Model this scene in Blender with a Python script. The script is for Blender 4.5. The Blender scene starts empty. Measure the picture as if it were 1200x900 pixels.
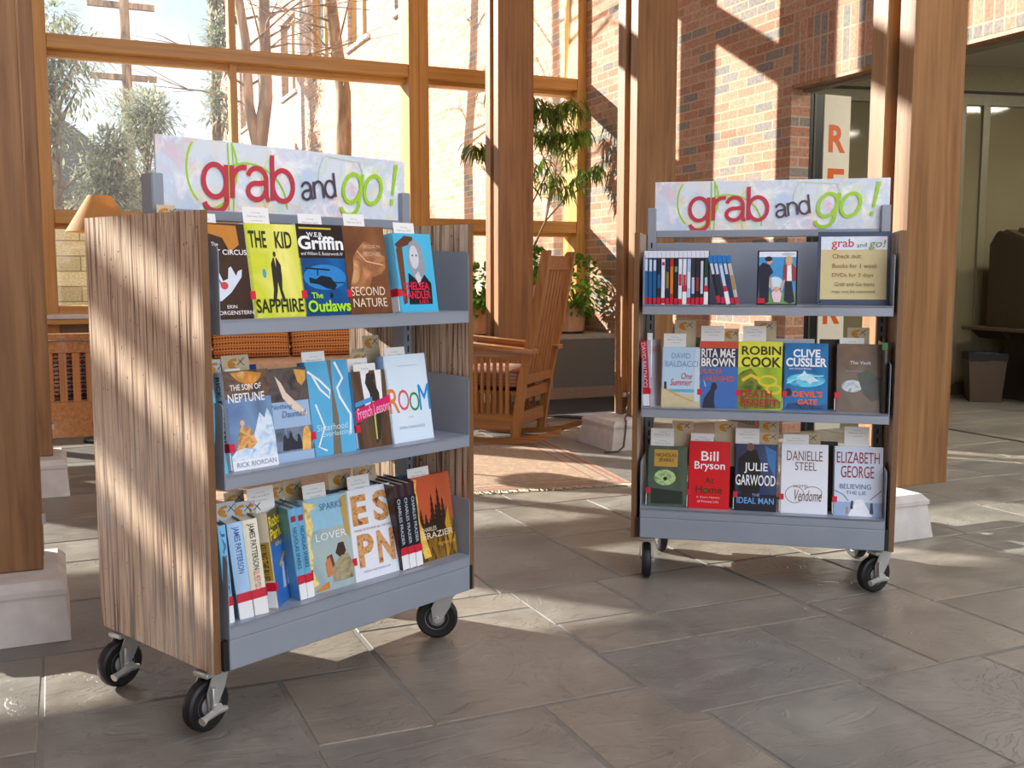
import bpy, bmesh, math, random
from mathutils import Vector, Matrix, Euler
random.seed(7)
SC = bpy.context.scene
COL = SC.collection
PI = math.pi
R = math.radians

# ------------------------------------------------------------------ colours / materials
def lin(c):
    c = c / 255.0
    return c / 12.92 if c <= 0.04045 else ((c + 0.055) / 1.055) ** 2.4
def S(r, g, b): return (lin(r), lin(g), lin(b), 1.0)
MATS = {}
def base_mat(name):
    m = bpy.data.materials.new(name); m.use_nodes = True
    nt = m.node_tree; b = nt.nodes['Principled BSDF']
    return m, nt, b
def N(nt, t, **kw):
    n = nt.nodes.new(t)
    for k, v in kw.items():
        if k in n.inputs: n.inputs[k].default_value = v
        else: setattr(n, k, v)
    return n
def ramp(nt, stops, interp='LINEAR'):
    n = nt.nodes.new('ShaderNodeValToRGB'); cr = n.color_ramp; cr.interpolation = interp
    while len(cr.elements) < len(stops): cr.elements.new(0.5)
    for e, (p, c) in zip(cr.elements, stops): e.position = p; e.color = c
    return n
def flat(col, rough=0.5, metal=0.0, var=0.06, scale=30.0, coat=0.0, spec=0.5):
    """plain procedural colour with a little noise"""
    key = ('flat', tuple(round(x, 4) for x in col), rough, metal, var, scale, coat, spec)
    if key in MATS: return MATS[key]
    m, nt, b = base_mat('paint_%d' % len(MATS))
    b.inputs['Roughness'].default_value = rough; b.inputs['Metallic'].default_value = metal
    b.inputs['Coat Weight'].default_value = coat; b.inputs['Coat Roughness'].default_value = 0.12
    b.inputs['Specular IOR Level'].default_value = spec
    if var > 0:
        tc = N(nt, 'ShaderNodeTexCoord'); no = N(nt, 'ShaderNodeTexNoise', Scale=scale, Detail=4.0)
        nt.links.new(tc.outputs['Object'], no.inputs['Vector'])
        lo = tuple(max(0, c * (1 - var)) for c in col[:3]) + (1,); hi = tuple(min(1, c * (1 + var)) for c in col[:3]) + (1,)
        r = ramp(nt, [(0.3, lo), (0.7, hi)])
        nt.links.new(no.outputs['Fac'], r.inputs['Fac']); nt.links.new(r.outputs['Color'], b.inputs['Base Color'])
    else:
        b.inputs['Base Color'].default_value = col
    MATS[key] = m
    return m
def blotch(cols, scale=6.0, rough=0.3, coat=0.3, detail=3.0, dist=0.6, stretch=(1, 1, 1)):
    key = ('blotch', str(cols), scale, rough, coat, detail, dist, stretch)
    if key in MATS: return MATS[key]
    m, nt, b = base_mat('print_%d' % len(MATS))
    b.inputs['Roughness'].default_value = rough; b.inputs['Coat Weight'].default_value = coat; b.inputs['Coat Roughness'].default_value = 0.1
    tc = N(nt, 'ShaderNodeTexCoord'); mp = N(nt, 'ShaderNodeMapping'); mp.inputs['Scale'].default_value = stretch
    no = N(nt, 'ShaderNodeTexNoise', Scale=scale, Detail=detail, Distortion=dist)
    nt.links.new(tc.outputs['Object'], mp.inputs['Vector']); nt.links.new(mp.outputs['Vector'], no.inputs['Vector'])
    n = len(cols)
    r = ramp(nt, [(0.3 + 0.4 * i / max(1, n - 1), c) for i, c in enumerate(cols)])
    nt.links.new(no.outputs['Fac'], r.inputs['Fac']); nt.links.new(r.outputs['Color'], b.inputs['Base Color'])
    MATS[key] = m
    return m
def wood(name, light, dark, rough=0.45, axis='Z', scale=1.0, knots=True, streak=40.0, coat=0.0):
    if name in MATS: return MATS[name]
    m, nt, b = base_mat(name)
    b.inputs['Roughness'].default_value = rough; b.inputs['Coat Weight'].default_value = coat
    tc = N(nt, 'ShaderNodeTexCoord'); mp = N(nt, 'ShaderNodeMapping')
    s = [streak, streak, streak]; s['XYZ'.index(axis)] = 1.2
    mp.inputs['Scale'].default_value = [v * scale for v in s]
    no = N(nt, 'ShaderNodeTexNoise', Scale=1.0, Detail=6.0, Roughness=0.6, Distortion=0.4)
    nt.links.new(tc.outputs['Object'], mp.inputs['Vector']); nt.links.new(mp.outputs['Vector'], no.inputs['Vector'])
    r = ramp(nt, [(0.3, dark), (0.5, tuple((a + c) / 2 for a, c in zip(light, dark))), (0.72, light)])
    nt.links.new(no.outputs['Fac'], r.inputs['Fac'])
    out = r.outputs['Color']
    if knots:
        vo = N(nt, 'ShaderNodeTexVoronoi', Scale=2.1, Randomness=1.0)
        mk = N(nt, 'ShaderNodeMapping'); mk.inputs['Scale'].default_value = (1.4, 1.4, 0.75)
        nt.links.new(tc.outputs['Object'], mk.inputs['Vector']); nt.links.new(mk.outputs['Vector'], vo.inputs['Vector'])
        rk = ramp(nt, [(0.035, (1, 1, 1, 1)), (0.075, (0, 0, 0, 1))])
        nt.links.new(vo.outputs['Distance'], rk.inputs['Fac'])
        mx = N(nt, 'ShaderNodeMix', data_type='RGBA'); mx.inputs[7].default_value = tuple(c * 0.25 for c in dark[:3]) + (1,)
        nt.links.new(rk.outputs['Color'], mx.inputs[0]); nt.links.new(out, mx.inputs[6]); out = mx.outputs[2]
    nt.links.new(out, b.inputs['Base Color'])
    bp = N(nt, 'ShaderNodeBump', Strength=0.12, Distance=0.004)
    nt.links.new(no.outputs['Fac'], bp.inputs['Height']); nt.links.new(bp.outputs['Normal'], b.inputs['Normal'])
    MATS[name] = m
    return m
def strand_laminate():
    m, nt, b = base_mat('strand_laminate')
    b.inputs['Roughness'].default_value = 0.42
    tc = N(nt, 'ShaderNodeTexCoord'); mp = N(nt, 'ShaderNodeMapping'); mp.inputs['Scale'].default_value = (95, 95, 2.4)
    no = N(nt, 'ShaderNodeTexNoise', Scale=1.0, Detail=2.5, Roughness=0.65, Distortion=0.4)
    nt.links.new(tc.outputs['Object'], mp.inputs['Vector']); nt.links.new(mp.outputs['Vector'], no.inputs['Vector'])
    r = ramp(nt, [(0.30, S(62, 38, 28)), (0.40, S(104, 70, 52)), (0.445, S(172, 136, 112)), (0.53, S(208, 180, 154)), (0.60, S(226, 204, 180)), (0.64, S(150, 112, 90)), (0.70, S(214, 188, 162)), (0.76, S(120, 84, 64))])
    nt.links.new(no.outputs['Fac'], r.inputs['Fac'])
    mp2 = N(nt, 'ShaderNodeMapping'); mp2.inputs['Scale'].default_value = (120, 120, 80)
    n2 = N(nt, 'ShaderNodeTexNoise', Scale=1.0, Detail=1.0)
    nt.links.new(tc.outputs['Object'], mp2.inputs['Vector']); nt.links.new(mp2.outputs['Vector'], n2.inputs['Vector'])
    r2 = ramp(nt, [(0.24, (1, 1, 1, 1)), (0.27, (0, 0, 0, 1))])
    nt.links.new(n2.outputs['Fac'], r2.inputs['Fac'])
    mx = N(nt, 'ShaderNodeMix', data_type='RGBA'); mx.inputs[7].default_value = S(95, 50, 30)
    nt.links.new(r2.outputs['Color'], mx.inputs[0]); nt.links.new(r.outputs['Color'], mx.inputs[6])
    nt.links.new(mx.outputs[2], b.inputs['Base Color'])
    return m
def brick(name, u='Y', v='Z', bw=0.203, bh=0.0677, cols=None, mortar=None, soldier=False, mort=0.006, rough=0.9):
    m, nt, b = base_mat(name)
    b.inputs['Roughness'].default_value = rough
    tc = N(nt, 'ShaderNodeTexCoord'); sp = N(nt, 'ShaderNodeSeparateXYZ'); cb = N(nt, 'ShaderNodeCombineXYZ')
    nt.links.new(tc.outputs['Object'], sp.inputs[0])
    nt.links.new(sp.outputs[u], cb.inputs[0]); nt.links.new(sp.outputs[v], cb.inputs[1])
    bt = N(nt, 'ShaderNodeTexBrick')
    bt.inputs['Scale'].default_value = 1.0; bt.inputs['Brick Width'].default_value = bw; bt.inputs['Row Height'].default_value = bh
    bt.inputs['Mortar Size'].default_value = mort; bt.inputs['Mortar Smooth'].default_value = 0.1; bt.inputs['Bias'].default_value = 0.0
    bt.inputs['Color1'].default_value = (0, 0, 0, 1); bt.inputs['Color2'].default_value = (1, 1, 1, 1); bt.inputs['Mortar'].default_value = (0, 0, 0, 1)
    if soldier: bt.offset = 0.0
    nt.links.new(cb.outputs[0], bt.inputs['Vector'])
    r = ramp(nt, cols, 'LINEAR'); nt.links.new(bt.outputs['Color'], r.inputs['Fac'])
    no = N(nt, 'ShaderNodeTexNoise', Scale=45.0, Detail=4.0); nt.links.new(tc.outputs['Object'], no.inputs['Vector'])
    rn = ramp(nt, [(0.3, (0.72, 0.72, 0.72, 1)), (0.7, (1.2, 1.2, 1.2, 1))]); nt.links.new(no.outputs['Fac'], rn.inputs['Fac'])
    mu = N(nt, 'ShaderNodeMix', data_type='RGBA', blend_type='MULTIPLY'); mu.inputs[0].default_value = 1.0
    nt.links.new(r.outputs['Color'], mu.inputs[6]); nt.links.new(rn.outputs['Color'], mu.inputs[7])
    mx = N(nt, 'ShaderNodeMix', data_type='RGBA'); mx.inputs[7].default_value = mortar
    nt.links.new(bt.outputs['Fac'], mx.inputs[0]); nt.links.new(mu.outputs[2], mx.inputs[6])
    nt.links.new(mx.outputs[2], b.inputs['Base Color'])
    inv = N(nt, 'ShaderNodeMath', operation='SUBTRACT'); inv.inputs[0].default_value = 1.0; nt.links.new(bt.outputs['Fac'], inv.inputs[1])
    ad = N(nt, 'ShaderNodeMath', operation='MULTIPLY_ADD'); ad.inputs[1].default_value = 0.35
    nt.links.new(no.outputs['Fac'], ad.inputs[0]); nt.links.new(inv.outputs[0], ad.inputs[2])
    bp = N(nt, 'ShaderNodeBump', Strength=0.55, Distance=0.008)
    nt.links.new(ad.outputs[0], bp.inputs['Height']); nt.links.new(bp.outputs['Normal'], b.inputs['Normal'])
    return m
def emit(col, strength):
    m, nt, b = base_mat('lamp_%d' % len(MATS)); MATS[('e', col, strength)] = m
    b.inputs['Emission Color'].default_value = col; b.inputs['Emission Strength'].default_value = strength
    b.inputs['Base Color'].default_value = col
    return m
def glass_mat():
    m = bpy.data.materials.new('clear_glass'); m.use_nodes = True; nt = m.node_tree; nt.nodes.clear()
    o = N(nt, 'ShaderNodeOutputMaterial'); t = N(nt, 'ShaderNodeBsdfTransparent'); g = N(nt, 'ShaderNodeBsdfGlossy', Roughness=0.02)
    t.inputs[0].default_value = (0.96, 0.98, 0.98, 1)
    x = N(nt, 'ShaderNodeMixShader'); fr = N(nt, 'ShaderNodeFresnel', IOR=1.35)
    nt.links.new(fr.outputs[0], x.inputs[0]); nt.links.new(t.outputs[0], x.inputs[1]); nt.links.new(g.outputs[0], x.inputs[2]); nt.links.new(x.outputs[0], o.inputs[0])
    return m
def slate_mat():
    m, nt, b = base_mat('flagstone')
    tc = N(nt, 'ShaderNodeTexCoord'); at = N(nt, 'ShaderNodeVertexColor', layer_name='slab')
    mp = N(nt, 'ShaderNodeMapping'); mp.inputs['Scale'].default_value = (1.0, 1.0, 1.0)
    no = N(nt, 'ShaderNodeTexNoise', Scale=3.2, Detail=9.0, Roughness=0.62, Distortion=0.8)
    off = N(nt, 'ShaderNodeVectorMath', operation='MULTIPLY_ADD')   # every slab reads its own bit of stone
    off.inputs[1].default_value = (9, 9, 9)
    nt.links.new(at.outputs['Color'], off.inputs[0]); nt.links.new(tc.outputs['Object'], off.inputs[2])
    nt.links.new(off.outputs[0], no.inputs['Vector'])
    r = ramp(nt, [(0.25, S(101, 98, 94)), (0.5, S(126, 121, 114)), (0.75, S(150, 145, 136))])
    nt.links.new(no.outputs['Fac'], r.inputs['Fac'])
    sp = N(nt, 'ShaderNodeSeparateColor'); nt.links.new(at.outputs['Color'], sp.inputs[0])
    tint = ramp(nt, [(0.0, (0.88, 0.90, 0.92, 1)), (0.5, (1.0, 0.98, 0.95, 1)), (1.0, (1.08, 1.01, 0.93, 1))])
    nt.links.new(sp.outputs[1], tint.inputs['Fac'])
    mu = N(nt, 'ShaderNodeMix', data_type='RGBA', blend_type='MULTIPLY'); mu.inputs[0].default_value = 1.0
    nt.links.new(r.outputs['Color'], mu.inputs[6]); nt.links.new(tint.outputs['Color'], mu.inputs[7])
    nt.links.new(mu.outputs[2], b.inputs['Base Color'])
    b.inputs['Roughness'].default_value = 0.42
    rr = ramp(nt, [(0.3, (0.3, 0.3, 0.3, 1)), (0.7, (0.52, 0.52, 0.52, 1))]); nt.links.new(no.outputs['Fac'], rr.inputs['Fac']); nt.links.new(rr.outputs['Color'], b.inputs['Roughness'])
    # cleft layers: terraces cut from a stretched noise
    mp2 = N(nt, 'ShaderNodeMapping'); mp2.inputs['Scale'].default_value = (1.6, 3.6, 1.0); mp2.inputs['Rotation'].default_value = (0, 0, 0.5)
    nt.links.new(off.outputs[0], mp2.inputs['Vector'])
    n2 = N(nt, 'ShaderNodeTexNoise', Scale=1.5, Detail=6.0, Roughness=0.55, Distortion=1.0); nt.links.new(mp2.outputs['Vector'], n2.inputs['Vector'])
    st = N(nt, 'ShaderNodeMath', operation='MULTIPLY'); st.inputs[1].default_value = 13.0; nt.links.new(n2.outputs['Fac'], st.inputs[0])
    fl = N(nt, 'ShaderNodeMath', operation='FLOOR'); nt.links.new(st.outputs[0], fl.inputs[0])
    fr = N(nt, 'ShaderNodeMath', operation='FRACT'); nt.links.new(st.outputs[0], fr.inputs[0])
    sm = ramp(nt, [(0.0, (0, 0, 0, 1)), (0.14, (1, 1, 1, 1))]); nt.links.new(fr.outputs[0], sm.inputs['Fac'])
    ad = N(nt, 'ShaderNodeMath', operation='ADD'); nt.links.new(fl.outputs[0], ad.inputs[0]); nt.links.new(sm.outputs['Color'], ad.inputs[1])
    a2 = N(nt, 'ShaderNodeMath', operation='MULTIPLY_ADD'); a2.inputs[1].default_value = 1.4; nt.links.new(no.outputs['Fac'], a2.inputs[0]); nt.links.new(ad.outputs[0], a2.inputs[2])
    bp = N(nt, 'ShaderNodeBump', Strength=0.5, Distance=0.004)
    nt.links.new(a2.outputs[0], bp.inputs['Height']); nt.links.new(bp.outputs['Normal'], b.inputs['Normal'])
    return m
def woven(name, c1, c2, c3, scale=(60, 60, 60)):
    m, nt, b = base_mat(name); b.inputs['Roughness'].default_value = 0.95
    tc = N(nt, 'ShaderNodeTexCoord'); mp = N(nt, 'ShaderNodeMapping'); mp.inputs['Scale'].default_value = scale
    w = N(nt, 'ShaderNodeTexWave', Scale=1.0, Distortion=1.5, Detail=2.0); w.bands_direction = 'Z'
    ch = N(nt, 'ShaderNodeTexWave', Scale=1.0, Distortion=0.6, Detail=1.0); ch.bands_direction = 'X'
    w2 = N(nt, 'ShaderNodeTexWave', Scale=0.5, Distortion=0.8, Detail=1.0); w2.bands_direction = 'Z'
    nt.links.new(mp.outputs['Vector'], w2.inputs['Vector'])
    pr = N(nt, 'ShaderNodeMath', operation='MULTIPLY'); nt.links.new(ch.outputs['Fac'], pr.inputs[0]); nt.links.new(w2.outputs['Fac'], pr.inputs[1])
    nt.links.new(tc.outputs['Object'], mp.inputs['Vector']); nt.links.new(mp.outputs['Vector'], w.inputs['Vector']); nt.links.new(mp.outputs['Vector'], ch.inputs['Vector'])
    r = ramp(nt, [(0.12, c2), (0.32, c1), (0.8, c1)]); nt.links.new(w.outputs['Fac'], r.inputs['Fac'])
    r2 = ramp(nt, [(0.38, (0, 0, 0, 1)), (0.52, (1, 1, 1, 1))]); nt.links.new(pr.outputs[0], r2.inputs['Fac'])
    mx = N(nt, 'ShaderNodeMix', data_type='RGBA'); mx.inputs[7].default_value = c3
    nt.links.new(r2.outputs['Color'], mx.inputs[0]); nt.links.new(r.outputs['Color'], mx.inputs[6]); nt.links.new(mx.outputs[2], b.inputs['Base Color'])
    return m
def leaf_mat(name, c, c2):
    m, nt, b = base_mat(name); b.inputs['Roughness'].default_value = 0.4
    tc = N(nt, 'ShaderNodeTexCoord'); no = N(nt, 'ShaderNodeTexNoise', Scale=9.0)
    nt.links.new(tc.outputs['Object'], no.inputs['Vector']); r = ramp(nt, [(0.35, c), (0.65, c2)])
    nt.links.new(no.outputs['Fac'], r.inputs['Fac']); nt.links.new(r.outputs['Color'], b.inputs['Base Color'])
    tr = N(nt, 'ShaderNodeBsdfTranslucent'); nt.links.new(r.outputs['Color'], tr.inputs['Color'])
    mx = N(nt, 'ShaderNodeMixShader'); mx.inputs[0].default_value = 0.4
    out = nt.nodes['Material Output']
    nt.links.new(b.outputs[0], mx.inputs[1]); nt.links.new(tr.outputs[0], mx.inputs[2]); nt.links.new(mx.outputs[0], out.inputs[0])
    return m
BRICKC = [(0.0, S(170, 118, 94)), (0.3, S(184, 136, 110)), (0.55, S(190, 150, 124)), (0.74, S(174, 128, 104)), (0.84, S(146, 134, 126)), (1.0, S(132, 124, 118))]
M = dict(
    metal=flat(S(146, 153, 165), 0.36, 0.1, 0.04, 8.0),
    steel=flat(S(208, 208, 204), 0.3, 0.55, 0.05),
    black=flat(S(26, 26, 28), 0.4, 0, 0.1),
    rubber=flat(S(24, 23, 25), 0.5, 0, 0.15),
    strand=strand_laminate(), edgeband=flat(S(120, 84, 52), 0.5),
    timber=wood('fir_timber', S(168, 122, 78), S(122, 82, 48), 0.5, 'Z', 1.0, True, 26.0),
    frame=wood('window_oak', S(212, 160, 84), S(182, 126, 58), 0.4, 'X', 1.0, False, 30.0),
    framev=wood('window_oak_upright', S(212, 160, 84), S(182, 126, 58), 0.4, 'Z', 1.0, False, 30.0),
    oak=wood('furniture_oak', S(176, 118, 62), S(128, 78, 36), 0.38, 'Z', 1.0, False, 50.0, 0.2),
    oakx=wood('furniture_oak_flat', S(176, 118, 62), S(128, 78, 36), 0.38, 'Y', 1.0, False, 50.0, 0.2),
    bark=blotch([S(84, 66, 50), S(140, 112, 88), S(180, 150, 120)], 9, 0.9, 0.0, 5, 0.4, (1, 1, .25)),
    stone=flat(S(206, 198, 192), 0.8, 0, 0.10, 14),
    brickR=brick('brick_running', 'Y', 'Z', cols=BRICKC, mortar=S(190, 162, 138)),
    brickJ=brick('brick_jamb', 'X', 'Z', cols=BRICKC, mortar=S(190, 162, 138)),
    soldier=brick('brick_soldier', 'Y', 'Z', 0.0677, 0.203, BRICKC, S(190, 162, 138), True),
    ashlar=brick('limestone_ashlar', 'X', 'Z', 0.62, 0.19, [(0, S(176, 160, 122)), (.5, S(196, 182, 144)), (1, S(160, 146, 112))], S(130, 116, 88), False, 0.008),
    glass=glass_mat(), slate=slate_mat(), mortar=flat(S(122, 116, 108), 0.9, 0, 0.12, 20),
    paper=flat(S(236, 228, 208), 0.8, 0, 0.04), slip=flat(S(236, 234, 232), 0.7, 0, 0.02), tanslip=flat(S(204, 186, 156), 0.7, 0, 0.03),
    ink=flat(S(150, 150, 155), 0.8, 0, 0), darkink=flat(S(70, 52, 40), 0.7, 0, 0), ochre=flat(S(200, 134, 34), 0.6, 0, 0.1),
    red=flat(S(206, 30, 56), 0.4, 0, 0.04), white=flat(S(240, 240, 242), 0.4, 0, 0.02),
    greyfab=flat(S(112, 108, 98), 0.95, 0, 0.12, 300), slab=flat(S(168, 158, 138), 0.5, 0, 0.08, 20),
    tanbase=flat(S(150, 122, 98), 0.6, 0, 0.08), potw=wood('pot_veneer', S(214, 168, 134), S(180, 128, 98), 0.5, 'Z', 1.0, False, 20.0),
    soil=flat(S(60, 44, 32), 1, 0, 0.3, 80),
    leafA=leaf_mat('willow_leaf', S(70, 98, 40), S(126, 150, 54)), leafB=leaf_mat('broad_leaf', S(70, 120, 36), S(132, 172, 62)),
    leafC=leaf_mat('evergreen_needles', S(118, 122, 100), S(176, 174, 146)),
)

# ------------------------------------------------------------------ mesh helpers
def tag(o, label=None, cat=None, group=None, kind=None):
    if label: o['label'] = label
    if cat: o['category'] = cat
    if group: o['group'] = group
    if kind: o['kind'] = kind
    return o
def empty(name, loc=(0, 0, 0), rot=(0, 0, 0), label=None, cat=None, group=None, kind=None, parent=None):
    o = bpy.data.objects.new(name, None); COL.objects.link(o)
    o.location = loc; o.rotation_euler = rot; o.empty_display_size = 0.1
    if parent: o.parent = parent
    return tag(o, label, cat, group, kind)
class MB:
    """collects shapes with a material per face, builds ONE mesh object"""
    def __init__(s): s.v = []; s.f = []; s.m = []; s.mats = []; s.sm = []
    def mi(s, mat):
        if mat not in s.mats: s.mats.append(mat)
        return s.mats.index(mat)
    def add(s, vs, fs, mat, smooth=False, mx=None):
        o = len(s.v); i = s.mi(mat)
        s.v += [(mx @ Vector(p)) if mx else Vector(p) for p in vs]
        for f in fs: s.f.append([o + k for k in f]); s.m.append(i); s.sm.append(smooth)
        return s
    def box(s, x0, x1, y0, y1, z0, z1, mat, bev=0.0, mx=None, seg=1):
        if bev <= 0:
            vs = [(x, y, z) for z in (z0, z1) for y in (y0, y1) for x in (x0, x1)]
            fs = [(0, 2, 3, 1), (4, 5, 7, 6), (0, 1, 5, 4), (2, 6, 7, 3), (0, 4, 6, 2), (1, 3, 7, 5)]
            return s.add(vs, fs, mat, False, mx)
        bm = bmesh.new(); bmesh.ops.create_cube(bm, size=1)
        for v in bm.verts: v.co = Vector(((x0 + x1) / 2 + v.co.x * (x1 - x0), (y0 + y1) / 2 + v.co.y * (y1 - y0), (z0 + z1) / 2 + v.co.z * (z1 - z0)))
        bmesh.ops.bevel(bm, geom=bm.edges[:] , offset=bev, segments=seg, profile=0.5, affect='EDGES')
        return s.bm(bm, mat, seg > 1, mx)
    def bm(s, bm, mat, smooth=False, mx=None):
        bm.verts.index_update()
        s.add([v.co.copy() for v in bm.verts], [[v.index for v in f.verts] for f in bm.faces], mat, smooth, mx); bm.free(); return s
    def prism(s, pts, y0, y1, mat, plane='xz', mx=None):
        """extrude a closed outline; plane gives the outline's axes"""
        n = len(pts)
        def P(a, b, c): return {'xz': (a, c, b), 'xy': (a, b, c), 'yz': (c, a, b)}[plane]
        vs = [P(a, b, y0) for a, b in pts] + [P(a, b, y1) for a, b in pts]
        fs = [list(range(n))[::-1], list(range(n, 2 * n))] + [(i, (i + 1) % n, n + (i + 1) % n, n + i) for i in range(n)]
        return s.add(vs, fs, mat, False, mx)
    def tube(s, pts, rad, mat, sides=8, cap=True, mx=None):
        pts = [Vector(p) for p in pts]; n = len(pts)
        rads = rad if isinstance(rad, (list, tuple)) else [rad] * n
        vs = []; up = None
        for i, p in enumerate(pts):
            d = (pts[min(i + 1, n - 1)] - pts[max(i - 1, 0)]).normalized()
            a = d.cross(Vector((0, 0, 1)) if abs(d.z) < 0.95 else Vector((1, 0, 0))).normalized() if up is None else (up - d * up.dot(d)).normalized()
            up = a; b = d.cross(a)
            for k in range(sides):
                t = 2 * PI * k / sides
                vs.append(p + (a * math.cos(t) + b * math.sin(t)) * rads[i])
        fs = [(i * sides + k, i * sides + (k + 1) % sides, (i + 1) * sides + (k + 1) % sides, (i + 1) * sides + k) for i in range(n - 1) for k in range(sides)]
        if cap: fs += [list(range(sides))[::-1], list(range((n - 1) * sides, n * sides))]
        return s.add(vs, fs, mat, True, mx)
    def lathe(s, prof, mat, seg=24, mx=None, cap=True):
        vs = []; n = len(prof)
        for r, z in prof:
            for k in range(seg): t = 2 * PI * k / seg; vs.append((r * math.cos(t), r * math.sin(t), z))
        fs = [(i * seg + k, i * seg + (k + 1) % seg, (i + 1) * seg + (k + 1) % seg, (i + 1) * seg + k) for i in range(n - 1) for k in range(seg)]
        if cap: fs += [list(range(seg))[::-1], list(range((n - 1) * seg, n * seg))]
        return s.add(vs, fs, mat, True, mx)
    def build(s, name, parent=None, label=None, cat=None, group=None, kind=None, loc=None, rot=None, sharp=True):
        me = bpy.data.meshes.new(name); me.from_pydata([tuple(v) for v in s.v], [], s.f)
        for m in s.mats: me.materials.append(m)
        for p, i, sm in zip(me.polygons, s.m, s.sm): p.material_index = i; p.use_smooth = sm
        me.update()
        if sharp and any(s.sm): me.set_sharp_from_angle(angle=R(38))
        o = bpy.data.objects.new(name, me); COL.objects.link(o)
        if parent: o.parent = parent
        if loc: o.location = loc
        if rot: o.rotation_euler = rot
        return tag(o, label, cat, group, kind)
TXT = {}
def text2d(st, bold=0.0, shear=0.0):
    key = (st, bold, shear)
    if key in TXT: return TXT[key]
    cu = bpy.data.curves.new('lettering', 'FONT'); cu.body = st; cu.size = 1; cu.resolution_u = 3; cu.offset = bold; cu.shear = shear
    cu.align_x = 'LEFT'; cu.fill_mode = 'FRONT'
    ob = bpy.data.objects.new('lettering', cu); COL.objects.link(ob)
    dg = bpy.context.evaluated_depsgraph_get(); dg.update()
    me = bpy.data.meshes.new_from_object(ob.evaluated_get(dg))
    vs = [(v.co.x, v.co.y) for v in me.vertices]; fs = [list(p.vertices) for p in me.polygons]
    bpy.data.objects.remove(ob); bpy.data.curves.remove(cu); bpy.data.meshes.remove(me)
    xs = [a for a, b in vs]; ys = [b for a, b in vs]
    x0, x1, y0, y1 = min(xs), max(xs), min(ys), max(ys)
    TXT[key] = ([((a - x0) / max(1e-6, x1 - x0), (b - y0) / max(1e-6, y1 - y0)) for a, b in vs], fs)
    return TXT[key]
def ellipse(cx, cy, rx, ry, n=18, a0=0, a1=2 * PI):
    return [(cx + rx * math.cos(a0 + (a1 - a0) * i / n), cy + ry * math.sin(a0 + (a1 - a0) * i / n)) for i in range(n)]
def ribbon(pts, w):
    """flat stroke outline quads through pts"""
    out = []
    n = len(pts)
    L = []; Rr = []
    for i in range(n):
        a = pts[max(i - 1, 0)]; b = pts[min(i + 1, n - 1)]
        dx, dy = b[0] - a[0], b[1] - a[1]; l = math.hypot(dx, dy) or 1
        L.append((pts[i][0] - dy / l * w / 2, pts[i][1] + dx / l * w / 2)); Rr.append((pts[i][0] + dy / l * w / 2, pts[i][1] - dx / l * w / 2))
    return [(L[i], L[i + 1], Rr[i + 1], Rr[i]) for i in range(n - 1)]
INKS = {}
def ink(c, rough=0.35):
    if not isinstance(c, tuple): return c
    k = (c, rough)
    if k not in INKS: INKS[k] = flat(S(*c), rough, 0, 0.05, 60)
    return INKS[k]
def draw(mb, ops, W, H, place, step=0.00035):
    """ops in 0..1 of a W x H face; place(x, y, lift) -> 3D point"""
    lift = step
    for op in ops:
        k = op[0]
        if k == 'p':                                     # polygon
            mb.add([place(a * W, b * H, lift) for a, b in op[2]], [list(range(len(op[2])))], ink(op[1]))
        elif k == 'e':                                   # ellipse
            pts = ellipse(*op[2:6]); mb.add([place(a * W, b * H, lift) for a, b in pts], [list(range(len(pts)))], ink(op[1]))
        elif k == 'l':                                   # stroke
            for q in ribbon([(a * W, b * H) for a, b in op[3]], op[2]): mb.add([place(a, b, lift) for a, b in q], [(0, 1, 2, 3)], ink(op[1]))
        elif k == 'r':                                   # rectangle u0 v0 u1 v1
            u0, v0, u1, v1 = op[2:6]; mb.add([place(u0 * W, v0 * H, lift), place(u1 * W, v0 * H, lift), place(u1 * W, v1 * H, lift), place(u0 * W, v1 * H, lift)], [(0, 1, 2, 3)], ink(op[1]))
        elif k == 't':                                   # text fitted to a box: 't', colour, string, u0, v0, u1, v1, bold, shear, rot
            st, u0, v0, u1, v1 = op[2:7]; bold = op[7] if len(op) > 7 else 0; sh = op[8] if len(op) > 8 else 0; rot = op[9] if len(op) > 9 else 0
            vs, fs = text2d(st, bold, sh)
            if rot == 90:                                # reading downwards, as on spines
                P = [place((u0 + b * (u1 - u0)) * W, (v1 - a * (v1 - v0)) * H, lift) for a, b in vs]
            else:
                cx, cy = (u0 + u1) / 2 * W, (v0 + v1) / 2 * H; c, s_ = math.cos(R(rot)), math.sin(R(rot)); P = []
                for a, b in vs:
                    x = (u0 + a * (u1 - u0)) * W - cx; y = (v0 + b * (v1 - v0)) * H - cy
                    P.append(place(cx + x * c - y * s_, cy + x * s_ + y * c, lift))
            mb.add(P, fs, ink(op[1]))
        lift += step
    return mb

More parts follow.
